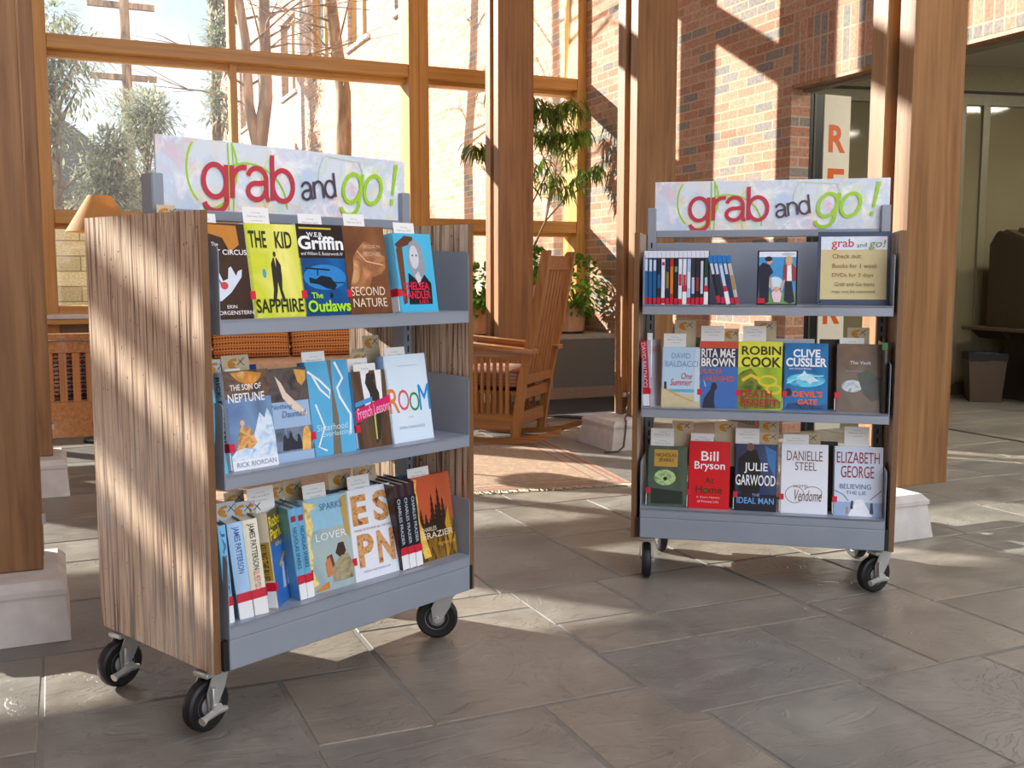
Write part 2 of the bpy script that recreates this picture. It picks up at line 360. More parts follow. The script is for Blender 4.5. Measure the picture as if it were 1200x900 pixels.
# ------------------------------------------------------------------ camera, sky, sun
cam = bpy.data.objects.new('camera', bpy.data.cameras.new('camera')); COL.objects.link(cam)
cam.data.sensor_width = 36; cam.data.lens = 36 * 1198 / 1200; cam.data.clip_start = 0.05; cam.data.clip_end = 300
cam.location = (0, 0, 1.1); cam.rotation_euler = (R(90 - 6.114), 0, R(-24.0))
SC.camera = cam
SC.view_settings.view_transform = 'Standard'; SC.view_settings.look = 'None'; SC.view_settings.gamma = 1.0; SC.view_settings.use_curve_mapping = False
SC.view_settings.exposure = 1.1
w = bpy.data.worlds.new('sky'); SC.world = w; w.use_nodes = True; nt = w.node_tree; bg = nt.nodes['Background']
tc = N(nt, 'ShaderNodeTexCoord'); sp = N(nt, 'ShaderNodeSeparateXYZ'); nt.links.new(tc.outputs['Generated'], sp.inputs[0])
skyr = ramp(nt, [(0.0, (1.0, 0.98, 0.94, 1)), (0.12, (0.80, 0.90, 1.0, 1)), (0.5, (0.60, 0.77, 1.0, 1)), (1.0, (0.8, 0.88, 1.0, 1))])
nt.links.new(sp.outputs[2], skyr.inputs['Fac'])
cl = N(nt, 'ShaderNodeTexNoise', Scale=4.5, Detail=6.0, Roughness=0.6); nt.links.new(tc.outputs['Generated'], cl.inputs['Vector'])
clr = ramp(nt, [(0.46, (0, 0, 0, 1)), (0.6, (1, 1, 1, 1))]); nt.links.new(cl.outputs['Fac'], clr.inputs['Fac'])
mx = N(nt, 'ShaderNodeMix', data_type='RGBA'); mx.inputs[7].default_value = (1.05, 1.05, 1.05, 1)
nt.links.new(clr.outputs['Color'], mx.inputs[0]); nt.links.new(skyr.outputs['Color'], mx.inputs[6])
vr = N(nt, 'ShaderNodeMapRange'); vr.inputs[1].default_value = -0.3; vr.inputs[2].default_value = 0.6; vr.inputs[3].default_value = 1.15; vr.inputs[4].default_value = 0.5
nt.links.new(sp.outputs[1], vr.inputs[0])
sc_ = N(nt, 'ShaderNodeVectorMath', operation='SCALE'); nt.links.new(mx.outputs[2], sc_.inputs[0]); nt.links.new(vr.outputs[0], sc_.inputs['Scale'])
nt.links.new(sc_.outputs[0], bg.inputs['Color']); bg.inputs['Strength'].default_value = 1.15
SUN_AZ = R(-50); sl = 0.57
sd = Vector((math.cos(SUN_AZ), math.sin(SUN_AZ), sl * math.sin(SUN_AZ)))
sun = bpy.data.objects.new('sun', bpy.data.lights.new('sun', 'SUN')); COL.objects.link(sun)
sun.data.energy = 8.5; sun.data.angle = R(0.53); sun.data.color = (1.0, 0.95, 0.87)
sun.rotation_euler = sd.to_track_quat('-Z', 'Y').to_euler(); sun.location = (-8, 12, 9)

# ------------------------------------------------------------------ floor of flagstones
def floor():
    mb = MB(); slabs = []
    hand = [(-.075, .51, 2.17, 2.71), (.51, .81, 2.275, 2.71), (-.075, .81, 2.71, 3.17), (.81, 1.40, 2.275, 2.99), (.51, 1.09, 1.62, 2.275), (1.09, 1.46, 1.62, 2.275),
            (-.075, .51, 1.55, 2.17), (1.40, 1.74, 2.53, 2.81), (1.40, 1.96, 2.07, 2.53), (1.46, 1.94, 1.55, 2.07), (1.74, 2.26, 2.53, 2.77), (1.40, 1.74, 2.81, 3.17), (1.74, 2.26, 2.77, 3.17),
            (1.96, 2.26, 2.07, 2.53), (1.94, 2.41, 1.55, 2.07), (2.26, 2.68, 2.07, 2.65), (.81, 1.40, 2.99, 3.17)]
    slabs += hand
    def split(x0, x1, y0, y1):
        wx, wy = x1 - x0, y1 - y0
        if wx < 0.75 and wy < 0.75 or (wx * wy < 0.32 and random.random() < .7): slabs.append((x0, x1, y0, y1)); return
        if wx > wy * random.uniform(.8, 1.25):
            m = x0 + wx * random.uniform(.36, .64); split(x0, m, y0, y1); split(m, x1, y0, y1)
        else:
            m = y0 + wy * random.uniform(.36, .64); split(x0, x1, y0, m); split(x0, x1, m, y1)
    split(-4, 2.68, 3.17, 9.4); split(2.68, 5.8, 2.07, 5.2); split(2.68, 5.8, 5.2, 9.4); split(2.41, 5.8, -1.5, 2.07); split(-4, -.075, -1.5, 3.17); split(-.075, 2.41, -1.5, 1.55)
    slabs.append((2.26, 2.68, 2.65, 3.17)); split(5.8, 10.5, -1.5, 7.8)
    col = []
    for x0, x1, y0, y1 in slabs:
        g = 0.0055; j = lambda: random.uniform(-.006, .006)
        a = [(x0 + g + j(), y0 + g + j()), (x1 - g + j(), y0 + g + j()), (x1 - g + j(), y1 - g + j()), (x0 + g + j(), y1 - g + j())]
        cx, cy = (x0 + x1) / 2, (y0 + y1) / 2; zt = random.uniform(-.0015, 0)
        b = [(cx + (px - cx) * (1 - .008 / max(.1, x1 - x0)), cy + (py - cy) * (1 - .008 / max(.1, y1 - y0))) for px, py in a]
        mb.add([(px, py, -.004) for px, py in a] + [(px, py, zt) for px, py in b], [(4, 5, 6, 7)] + [(i, (i + 1) % 4, 4 + (i + 1) % 4, 4 + i) for i in range(4)], M['slate'])
        c = (random.random(), random.random(), random.random(), 1); col += [c] * 5
    nf = len(mb.f)
    mb.box(-4.2, 10.7, -1.7, 9.6, -.12, -.0032, M['mortar']); col += [(0.5, .5, .5, 1)] * 6
    o = mb.build('floor', kind='structure')
    ca = o.data.color_attributes.new('slab', 'FLOAT_COLOR', 'CORNER')
    for p in o.data.polygons:
        for li in p.loop_indices: ca.data[li].color = col[p.index]
floor()

# ------------------------------------------------------------------ brick wall with the hall opening
def brick_wall():
    mb = MB(); X0, X1 = 4.6, 4.76
    holes = [(13.2, 14.45), (15.75, 17.0), (18.3, 19.45), (20.95, 22.4), (23.9, 25.1), (26.5, 27.7)]
    yc = sorted([5.69, 33.0] + [y for h in holes for y in h]); zc = [-.1, 2.2, 4.8, 6.32, 9.0]
    low = [(9.4, 10.9), (17.0, 18.3)]
    for i in range(len(yc) - 1):
        for k in range(len(zc) - 1):
            if k == 2 and (yc[i], yc[i + 1]) in holes: continue
            mb.box(X0, X1, yc[i], yc[i + 1], zc[k], zc[k + 1], M['brickR'])
    mb.box(X0, X1, -1.5, 5.69, 2.776, 9.0, M['brickR'])
    # jamb face gets its own coursing
    mb.add([(X0, 5.6895, -.1), (X1, 5.6895, -.1), (X1, 5.6895, 2.37), (X0, 5.6895, 2.37)], [(0, 1, 2, 3)], M['brickJ'])
    mb.build('wall_right', kind='structure')
    MB().box(4.598, 4.76, -1.5, 5.69, 2.37, 2.776, M['soldier']).build('trim_1', kind='structure')
    MB().box(4.6, 4.69, -1.5, 5.685, 2.345, 2.37, M['timber']).box(4.69, 4.76, -1.5, 5.685, 2.33, 2.37, flat(S(120, 112, 92), .6)).build('trim_2', kind='structure')
    for n, (a, b) in enumerate(holes):
        e = empty('window_%d' % (n + 5), (4.72, (a + b) / 2, 4.8), kind='structure'); wd = (b - a) / 2
        f = MB()
        for x in ((-wd, -wd + .07), (wd - .07, wd), (-.03, .03)): f.box(-.05, .04, x[0], x[1], 0, 1.52, M['framev'])
        f.box(-.05, .04, -wd, wd, 0, .07, M['frame']); f.box(-.05, .04, -wd, wd, 1.45, 1.52, M['frame']); f.build('window_frame', e)
        MB().box(0, .01, -wd, wd, .03, 1.5, flat(S(150, 165, 175), .08, 0, .1, 2)).build('pane', e)
        MB().box(-.17, .04, -wd - .03, wd + .03, -.07, 0.0, M['stone']).build('window_sill', e)
brick_wall()

# ------------------------------------------------------------------ window wall, Y = 8.65
def window_wall():
    zs = [.75, 1.49, 2.80, 4.17, 5.55]
    bays = [(-6.3, -3.11), (-3.11, -.07), (-.07, 2.96), (2.96, 4.6)]
    for n, (a, b) in enumerate(bays):
        e = empty('window_%d' % (n + 1), ((a + b) / 2, 8.65, 0), kind='structure'); h = (b - a) / 2
        big = MB().box(h - .09, h + .0, -.02, .26, 0.55, 5.7, M['framev'], .004)
        if n < 3: big.box(h, h + .09, -.02, .26, .55, 5.7, M['framev'], .004)
        big.build('mullion', e)
        cen = -h + 1.47
        thin = n in (1, 2)
        if thin: MB().box(cen - .028, cen + .028, .06, .2, .6, 5.6, M['framev'], .004).build('mullion', e)
        for z in ([z for z in zs if z != 4.17] if n == 0 else [z if z != 4.17 else 5.0 for z in zs] if n == 1 else zs):
            rb = MB().box(-h + .09, h - .09, -.01, .09, z, z + .105, M['frame'], .004)
            rb.box(-h + .09, h - .09, .09, .25, z - (.0 if z < 1 else .035), z + .105, M['frame'], .004)
            rb.build('rail', e)
        for k in range(len(zs) - 1):
            xs = [-h + .09, cen - .02, cen + .02, h - .09] if thin else [-h + .09, h - .09]
            for q in range(0, len(xs), 2):
                MB().box(xs[q], xs[q + 1], .145, .152, zs[k] + .08, zs[k + 1], M['glass']).build('glass_pane', e)
    # unseen boarding with slots, added to stripe the cart panels and shade the foreground
    wb = MB(); bw_ = M['timber']
    xs_ = [-6.3, -5.08, -4.70, -3.86, -3.72, -3.2]
    for k in (0, 2, 4): wb.box(xs_[k], xs_[k + 1], 8.74, 8.78, 3.42, 5.65, bw_)
    for z0, z1 in ((3.42, 3.88), (4.0, 4.24), (4.36, 4.53), (4.66, 5.65)): wb.box(-5.08, -4.70, 8.74, 8.78, z0, z1, bw_)
    wb.box(-3.86, -3.72, 8.74, 8.78, 4.5, 5.65, bw_)
    wb.box(-3.02, -1.3, 8.74, 8.78, 3.42, 5.65, bw_); wb.build('sun_blocking_boards', kind='structure')
    # low wall under the glass
    MB().box(-6.3, 4.6, 8.66, 8.9, -.1, .74, flat(S(150, 128, 104), .8)).box(-6.3, 4.6, 8.5, 8.95, .72, .755, M['frame'], .005).build('wall_back', kind='structure')
window_wall()

# unseen roof deck, added and L-shaped to darken post tops and the left side
rf = MB().box(-6.4, 4.6, 2.6, 8.95, 5.75, 5.95, wood('roof_deck', S(150, 110, 70), S(110, 74, 42), .6, 'Y', 1.0, False, 14.0)); rf.box(-6.4, .0, -2.2, 2.6, 5.75, 5.95, MATS['roof_deck']); rf.build('ceiling', kind='structure')
MB().box(-6.6, -6.4, -2.0, 8.95, -.1, 4.6, M['brickR']).build('wall_left_blocker', kind='structure')  # unseen side wall, added to cut sky light on the left post
MB().box(-6.4, .0, -2.2, -2.0, -.1, 5.75, flat(S(120, 92, 70), .9, 0, .1, 6)).build('wall_rear_blocker', kind='structure')  # unseen part-wall behind the camera, added to darken the left post

# ------------------------------------------------------------------ timber columns
def column(x, y, label, plinth_l, plinth_r, bracket=False, cord=False):
    e = empty('timber_column', (x, y, 0), label=label, cat='post', group='double timber columns on stone plinths')
    def pl():
        m = MB(); L, Rr = plinth_l, plinth_r; h = .155; t = .03
        # tapered stone block with a chamfered shoulder
        b = [(-L, -.17), (Rr, -.17), (Rr, .29), (-L, .29)]
        mid = [(-L + t, -.145), (Rr - .012, -.145), (Rr - .012, .272), (-L + t, .272)]
        mid2 = [(-L + t - .006, -.151), (Rr - .006, -.151), (Rr - .006, .278), (-L + t - .006, .278)]
        top = [(-L + t + .02, -.125), (Rr - .03, -.125), (Rr - .03, .262), (-L + t + .02, .262)]
        rings = [[(p[0], p[1], 0) for p in b], [(p[0], p[1], h - .018) for p in mid], [(p[0], p[1], h - .016) for p in mid2], [(p[0], p[1], h) for p in mid2], [(p[0], p[1], h + .025) for p in top]]
        vs = [v for r_ in rings for v in r_]
        fs = [(i * 4 + k, i * 4 + (k + 1) % 4, (i + 1) * 4 + (k + 1) % 4, (i + 1) * 4 + k) for i in range(4) for k in range(4)] + [(16, 17, 18, 19)]
        return m.add(vs, fs, M['stone']).build('stone_plinth', e)
    pl()
    MB().box(0, .29, 0, .09, .181, 5.8, M['timber'], .004).build('front_timber', e)
    MB().box(0, .29, .155, .25, .181, 5.8, M['timber'], .004).build('rear_timber', e)
    MB().box(.03, .26, .09, .155, 2.62, 2.74, M['timber']).box(.03, .26, .09, .155, 4.6, 4.72, M['timber']).build('spacer_block', e)
    MB().box(.06, .23, .095, .150, .18, .44, M['steel'], .003).box(-.004, .30, .11, .135, .3, .33, M['steel']).build('metal_bracket', e, label='galvanised metal bracket between the timbers')
    return e
column(3.295, 3.3, 'sunlit double timber post on a pale plinth right behind the right cart', .235, .04)
column(3.385, 5.67, 'double timber post rising between the rocking chair and the right cart', .255, .04)
column(3.05, 7.1, 'knotty double timber post farthest away behind the rocking chair', .235, .04)
column(-.36, 3.45, 'dark timber post at the left edge in the foreground on a bluish plinth', .04, .36)
column(-.335, 5.65, 'slim double timber post behind the dark foreground post at far left', .04, .36)
# cable running down the plinth of the middle post
MB().tube([(3.372, 5.70, .34), (3.33, 5.66, .24), (3.27, 5.58, .188), (3.24, 5.515, .184), (3.225, 5.497, .12), (3.20, 5.475, .03), (3.15, 5.46, .006), (3.06, 5.47, .006)], .006, flat(S(70, 64, 58), .6)).build(
    'power_cable', label='thin dark cable hanging down the pale plinth beside the rocking chair', cat='cable')

# ------------------------------------------------------------------ book carts
def caster(parent, x, y, ang, brake):
    e = empty('caster', (x, y, 0), (0, 0, ang), parent=parent)
    # local: trail along +X, axle along Y
    tr = .034; zc = .0635
    wm = MB(); rot = Matrix.Translation((tr, 0, zc)) @ Matrix.Rotation(R(90), 4, 'X')
    wm.lathe([(.036, -.014), (.056, -.0165), (.062, -.012), (.0635, -.004), (.0635, .004), (.062, .012), (.056, .0165), (.036, .014)], M['rubber'], 28, rot)
    wm.lathe([(.012, -.0165), (.032, -.0125), (.036, -.0145), (.036, .0145), (.032, .0125), (.012, .0165)], flat(S(150, 148, 150), .4, .3), 24, rot)
    wm.lathe([(.008, -.03), (.008, .03)], M['steel'], 10, rot)
    wm.build('wheel', e)
    fk = MB()
    for s in (-1, 1):
        y0 = s * .0235
        fk.prism([(-.022, .148), (.026, .148), (.05, .098), (tr + .012, .055), (tr, .05), (tr - .012, .055), (-.006, .1)], y0 - .0018, y0 + .0018, M['steel'])
    fk.box(-.024, .05, -.0255, .0255, .134, .149, M['steel'], .004)
    fk.lathe([(.03, .148), (.031, .152), (.026, .157), (.024, .16)], M['steel'], 20)
    fk.build('fork', e)
    if brake:
        bk = MB()
        bk.box(.034, .046, .031, .041, .055, .115, M['steel'], .002)
        bk.tube([(tr - .03, .038, .052), (tr, .040, .058), (tr + .035, .040, .05), (tr + .05, .042, .046)], [.007, .011, .008, .011], M['steel'], 8)
        bk.lathe([(.0, .046), (.014, .045), (.014, .034)], M['steel'], 14, Matrix.Translation((tr, 0, .062)) @ Matrix.Rotation(R(-90), 4, 'X'), False)
        bk.build('brake_lever', e)
    return e
SF = -.278; SB = .278; HB = .415
def make_cart(loc, ang, label, casters):
    e = empty('book_cart', loc, (0, 0, ang), label=label, cat='book cart', group='grey double-sided book carts')
    for s in (-1, 1):
        x0, x1 = sorted((s * .430, s * .448))
        MB().box(x0, x1, -.262, .275, .158, 1.245, M['strand']).box(x0, x1, -.2635, -.262, .158, 1.245, M['edgeband']).box(x0, x1, .275, .2765, .158, 1.245, M['edgeband']).build('side_panel', e)
        u = MB(); x0, x1 = sorted((s * .395, s * .427)); u.box(x0, x1, -.026, .026, .16, 1.345, M['metal'], .003)
        for k in range(26):
            z = .36 + k * .0335
            u.box(s * .41 - .003, s * .41 + .003, -.0265, -.0262, z, z + .02, M['black'])
        u.build('upright', e)
        for yy in (SF + .004, SB - .016):
            x0, x1 = sorted((s * (HB + .0005), s * .4295))
            MB().box(x0, x1, yy, yy + .012, .163, .236, M['black']).build('corner_cap', e)
    MB().box(-HB, HB, SF, SB, .163, .236, M['metal'], .002).build('base', e)
    MB().box(-.395, .395, -.014, .014, 1.236, 1.262, M['metal'], .002).build('top_rail', e)
    MB().box(-.395, .395, -.010, -.004, .99, 1.216, M['metal'], .001).build('back_panel', e)
    for z, lip, ph in ((.27, .033, .17), (.632, .034, .17), (.995, .034, .17)):
        for fs in (-1, 1):
            y0, y1 = sorted((fs * .278, fs * .016)); ya, yb = sorted((fs * .278, fs * .274))
            sh = MB().box(-HB + .002, HB - .002, y0, y1, z - .006, z, M['metal']).box(-HB + .002, HB - .002, ya, yb, z - lip, z, M['metal'], .001).build('shelf', e)
            for s in (-1, 1):
                x0, x1 = sorted((s * HB, s * (HB - .002)))
                yy0 = fs * .278; yy1 = fs * .10
                pts = [(yy0, z - lip), (yy0, z + ph - .012), (yy0 - fs * .004, z + ph - .003), (yy0 - fs * .012, z + ph), (yy1, z + ph + .006), (fs * .03, z + .03), (fs * .03, z - lip)]
                MB().prism(pts, x0, x1, M['metal'], 'yz').build('end_plate', sh)
    for x, y, a, br in casters: caster(e, x, y, a - ang, br)
    return e
A1, A2 = R(25.06), R(-36.99)
P1, P2 = (.600, 2.840, 0), (2.375, 3.062, 0)
make_cart(P1, A1, 'grey book cart in the left foreground with striped wood end panels', [(-.40, -.19, R(215), True), (.41, -.19, R(158), False), (-.40, .22, R(213), True), (.40, .22, R(60), False)])
make_cart(P2, A2, 'right-hand grey book cart with disc cases on its top shelf, before a timber post', [(-.40, -.17, R(239), False), (.42, -.19, R(178), True), (-.385, .2, R(250), False), (.39, .2, R(80), False)])
CART = {1: (Matrix.Translation(P1) @ Matrix.Rotation(A1, 4, 'Z'), A1), 2: (Matrix.Translation(P2) @ Matrix.Rotation(A2, 4, 'Z'), A2)}

# signs
PASTEL = None
def pastel():
    m, nt, b = base_mat('pastel_print'); b.inputs['Roughness'].default_value = 0.2
    tc = N(nt, 'ShaderNodeTexCoord'); cur = None
    basec = N(nt, 'ShaderNodeRGB'); basec.outputs[0].default_value = S(222, 230, 240); cur = basec.outputs[0]
    for i, (c, sc, lo) in enumerate(((S(236, 196, 206), 7, .52), (S(244, 226, 160), 6, .55), (S(206, 226, 190), 8, .55), (S(196, 214, 238), 5, .5), (S(250, 250, 252), 11, .5), (S(240, 196, 130), 7.5, .62))):
        mp = N(nt, 'ShaderNodeMapping'); mp.inputs['Location'].default_value = (i * 3.7 + 1, i * 1.9, i)
        no = N(nt, 'ShaderNodeTexNoise', Scale=sc, Detail=5.0, Roughness=0.65, Distortion=1.2)
        r = ramp(nt, [(lo, (0, 0, 0, 1)), (lo + .14, (.85, .85, .85, 1))]); mx = N(nt, 'ShaderNodeMix', data_type='RGBA'); mx.inputs[7].default_value = c
        nt.links.new(tc.outputs['Object'], mp.inputs['Vector']); nt.links.new(mp.outputs['Vector'], no.inputs['Vector']); nt.links.new(no.outputs['Fac'], r.inputs['Fac'])
        nt.links.new(r.outputs['Color'], mx.inputs[0]); nt.links.new(cur, mx.inputs[6]); cur = mx.outputs[2]
    nt.links.new(cur, b.inputs['Base Color'])
    return m
M['pastel'] = pastel()
CR, LG, DG = (196, 62, 78), (166, 214, 52), (84, 72, 84)
def arc(cx, cy, rx, ry, a0, a1, n=16): return [(cx + rx * math.cos(R(a0 + (a1 - a0) * i / n)), cy + ry * math.sin(R(a0 + (a1 - a0) * i / n))) for i in range(n + 1)]
GRAB_LOOPS = [('l', LG, .006, arc(.185, .58, .085, .54, 60, 235)), ('l', LG, .006, arc(.165, .64, .115, .62, -95, 62)), ('l', LG, .005, [(.247, .98), (.25, .5), (.245, .02)]), ('l', LG, .004, [(.263, 1.0), (.268, .5), (.262, .0)]),
              ('l', LG, .005, arc(.32, .10, .148, .62, -10, 120)), ('l', (206, 214, 190), .003, arc(.70, .6, .10, .5, -60, 200)), ('l', (226, 214, 150), .003, arc(.44, .4, .07, .5, 100, 300))]
def glyph(ch):
    # single-line letters on an x-height of 1; (advance, strokes)
    ring = arc(.5, .5, .44, .5, 0, 360, 26); st = lambda x, a, b: [(x, a), (x, b)]
    G = {'g': (1.08, [ring, [(.94, 1.02), (.94, .1), (.94, -.1)] + arc(.5, -.08, .44, .36, 0, -165, 12)]), 'r': (.66, [st(.1, 0, 1.02), arc(.58, .52, .48, .47, 180, 78, 10)]),
         'a': (1.02, [arc(.44, .66, .38, .34, 165, 0, 10) + [(.82, .5), (.82, .12), (.88, .02), (.95, .03)], [(.82, .56), (.5, .52)] + arc(.40, .26, .34, .26, 100, 300, 12) + [(.70, .14), (.82, .34)]]),
         'b': (1.08, [st(.06, 0, 1.46), ring]), 'n': (.98, [st(.08, 0, 1.02), arc(.47, .58, .39, .42, 180, 0, 12) + [(.86, 0)]]), 'd': (1.08, [st(.94, 0, 1.46), ring]), 'o': (1.08, [ring])}
    return G[ch]
def stroke_word(word, u0, base, xh, width, wt, slant=0.0, rot=0.0, W=.826, H=.178):
    # strokes in 0..1 sign coordinates, fitted to the given width
    tot = sum(glyph(c)[0] for c in word); kx = width * W / tot; x = 0; out = []; c_, s_ = math.cos(R(rot)), math.sin(R(rot))
    for c in word:
        adv, sts = glyph(c)
        for q in sts:
            pts = [((x + a) * kx + b * xh * H * slant, b * xh * H) for a, b in q]
            pts = [(a * c_ - b * s_, a * s_ + b * c_) for a, b in pts]
            out.append([(u0 + a / W, base + b / H) for a, b in pts])
        x += adv
    return out
def inks_of(word, col, wt, *a, **k): return [('l', col, wt, q) for q in stroke_word(word, *a, wt=wt, **k)]
GRAB_TEXT2 = inks_of('grab', CR, .0135, .150, .20, .46, .355) + inks_of('and', DG, .0075, .530, .24, .26, .15, rot=7) + inks_of('go', LG, .0115, .692, .25, .46, .19, slant=.2) + [('p', LG, [(.929, .42), (.940, .42), (.962, .93), (.946, .93)]), ('p', LG, [(.922, .25), (.935, .25), (.938, .35), (.925, .35)])]
GRAB_TEXT = [('t', CR, 'grab', .150, -.02, .497, .80, .012), ('t', DG, 'and', .530, .22, .678, .62, 0.0, 0, 7), ('t', LG, 'go', .705, .02, .895, .68, .012, .22), ('t', LG, '!', .925, .24, .975, .84, .012, .32)]
def sign(ci, label):
    mat, a = CART[ci]; W, H = .826, .178
    p = mat @ Vector((.011, 0, 1.262))
    e = empty('header_sign', p, (0, 0, a), label=label, cat='sign', group='grab and go header signs')
    MB().box(-W / 2, W / 2, -.004, .004, 0, H, M['pastel'], .001).build('sign_board', e)
    pl = lambda x, y, l: (x - W / 2, -.004 - l, y)
    draw(MB(), [(k_, c_, w_, [q for q in pts if .0 <= q[1] <= 1.0]) for k_, c_, w_, pts in GRAB_LOOPS], W, H, pl).build('swirl_print', e, label='lime green looping swirls')
    draw(MB(), GRAB_TEXT2, W, H, lambda x, y, l: pl(x, y, l * .15 + .0035)).build('lettering', e, label='crimson, grey and lime words grab and go!')
sign(1, 'pastel grab and go sign on top of the left cart')
sign(2, 'pastel grab and go sign on top of the right cart')

# ------------------------------------------------------------------ books
SPR = {}
def place_on(ci, s, off, z): return CART[ci][0] @ Vector((s, -off, z))
def book(ci, s, z, w, h, t, cover, spine, ops, text, label, ang=0, tilt=9, off=.235, tape=True, spine_ops=None, group='face-out books on the carts', name='book', wl=True):
    if ang > 30: off = off - w / 2 * math.sin(R(ang)) - .002; s = s + w / 2 * math.cos(R(ang))
    e = empty(name, place_on(ci, s, off, z), (R(-tilt), 0, CART[ci][1] + R(ang)), label=label, cat='book', group=group)
    b = .0025; c = MB()
    c.box(-w / 2, w / 2, 0, b, 0, h, cover); c.box(-w / 2, w / 2, t - b, t, 0, h, spine)
    # slightly rounded spine
    n = 5; pts = [(-w / 2 - .003 * math.sin(PI * i / n), t * i / n) for i in range(n + 1)] + [(-w / 2 + .002, t), (-w / 2 + .002, 0)]
    c.prism(pts, 0, h, spine, 'xy'); c.build('cover', e)
    MB().box(-w / 2 + .003, w / 2 - .004, b + .0003, t - b - .0003, .004, h - .005, M['paper']).build('pages', e)
    pl = lambda x, y, l: (x - w / 2, -l, y)
    if ops: draw(MB(), ops, w, h, pl, .0002).build('cover_art', e)
    up = (len(ops or []) + 1) * .0002
    if text: draw(MB(), text, w, h, lambda x, y, l: (x - w / 2, -l - up, y), .0002).build('lettering', e)
    sx = -w / 2 - .0034
    if spine_ops: draw(MB(), spine_ops, t, h, lambda x, y, l: (sx - l, t - x, y)).build('spine_print', e)
    if tape:
        tm = MB(); z0 = .046
        tm.box(sx - .0012, sx + .001, .001, t - .001, z0, z0 + .022, M['red']); tm.box(sx - .0012, -w / 2 + .011, -.0016, -.0004, z0, z0 + .020, M['red']); tm.build('red_tape', e)
        if wl: MB().box(sx - .001, sx + .001, .001, t - .001, .004, z0, M['white']).build('spine_label', e)
    return e
W_, K_ = (244, 244, 246), (20, 20, 24)
CP = lambda *c, **k: blotch([S(*x) for x in c], **k)
P = lambda c, *pts: ('p', c, list(pts))
Z3, Z2, Z1 = .995, .632, .27
def spine_txt(st, col, v0=.3, v1=.95, u0=.25, u1=.75): return [('t', col, st, u0, v0, u1, v1, .01, 0, 90)]

# --- left cart, top shelf
book(1, -.355, Z3, .148, .228, .030, CP((44, 32, 26), (66, 46, 36), (52, 36, 30), scale=9), flat(S(120, 44, 44), .3), [
    P((196, 128, 50), (.1, .92), (.5, .85), (.62, .70), (.8, .78), (.78, .98), (.15, .99)), P((58, 40, 34), (.1, .86), (.5, .83), (.55, .6), (.1, .6)),
    P((214, 222, 236), (0, .2), (.36, .19), (.56, .28), (.78, .44), (.80, .52), (.72, .50), (.68, .45), (.60, .55), (.55, .53), (.52, .42), (.3, .37), (.0, .40)),
    P((224, 228, 240), (.06, .33), (.16, .6), (.30, .6), (.46, .34), (.3, .4), (.22, .33)), ('e', (196, 60, 66), .22, .62, .09, .06), ('e', (232, 228, 236), .22, .61, .055, .045),
    ('e', (206, 70, 80), .44, .35, .07, .04), ('e', (206, 70, 80), .16, .34, .04, .04), ('l', (30, 26, 30), .003, [(.12, .36), (.2, .5), (.3, .35)]), ('l', (30, 26, 30), .003, [(.2, .36), (.27, .52), (.38, .37)])],
    [('t', W_, 'The', .28, .76, .4, .80), ('t', W_, 'NIGHT CIRCUS', .02, .67, .92, .725, .01), ('t', W_, 'ERIN', .44, .11, .62, .145), ('t', W_, 'MORGENSTERN', .2, .045, .92, .085)],
    'black-brown book with a pale hand on its cover, far left on its cart', tape=False)
book(1, -.212, Z3, .158, .232, .034, CP((236, 226, 70), (206, 214, 60), (244, 236, 130), (160, 206, 96), scale=5), flat(S(232, 234, 240), .3), [
    ('e', (70, 160, 190), .28, .47, .035, .05),
    P((46, 44, 36), (.47, .64), (.53, .64), (.6, .56), (.60, .42), (.58, .30), (.63, .17), (.57, .16), (.53, .3), (.51, .38), (.49, .28), (.44, .17), (.38, .16), (.42, .3), (.42, .44), (.42, .57)), ('e', (70, 54, 40), .50, .675, .028, .03), P((226, 210, 150), (.485, .64), (.515, .64), (.505, .53))],
    [('t', (50, 60, 20), 'THE', .06, .74, .38, .92, .02), ('t', (50, 60, 20), 'KID', .54, .74, .86, .92, .02), ('t', (40, 50, 20), 'SAPPHIRE', .06, .05, .95, .2, .02)],
    'yellow-green book with a small standing man on its cover, top shelf of the left cart')
book(1, -.062, Z3, .150, .236, .032, CP((20, 40, 70), (14, 80, 140), (30, 130, 200), scale=4), flat(S(190, 215, 235), .3), [
    ('r', (34, 28, 30), 0, .63, 1, 1), ('r', (206, 190, 60), .06, .945, .75, .965), ('e', (40, 130, 200), .5, .42, .46, .14), P((14, 30, 44), (.16, .42), (.3, .40), (.42, .44), (.62, .42), (.74, .33), (.68, .28), (.5, .30), (.36, .34), (.16, .36)), ('l', (12, 22, 34), .004, [(.1, .52), (.62, .50)]), ('l', (12, 22, 34), .004, [(.34, .44), (.36, .52)]), ('l', (12, 22, 34), .003, [(.48, .33), (.62, .36), (.9, .36)]), ('e', (12, 22, 34), .60, .22, .03, .03)],
    [('t', W_, 'W.E.B.', .2, .86, .55, .91, .02), ('t', W_, 'Griffin', .0, .72, .97, .87, .03), ('t', W_, 'and William E. Butterworth IV', .04, .66, .94, .695), ('t', (170, 226, 40), 'The', .16, .19, .40, .255, .02), ('t', (170, 226, 40), 'Outlaws', .06, .04, .98, .17, .03)],
    'black and blue book with a helicopter on its cover, top shelf of the left cart')
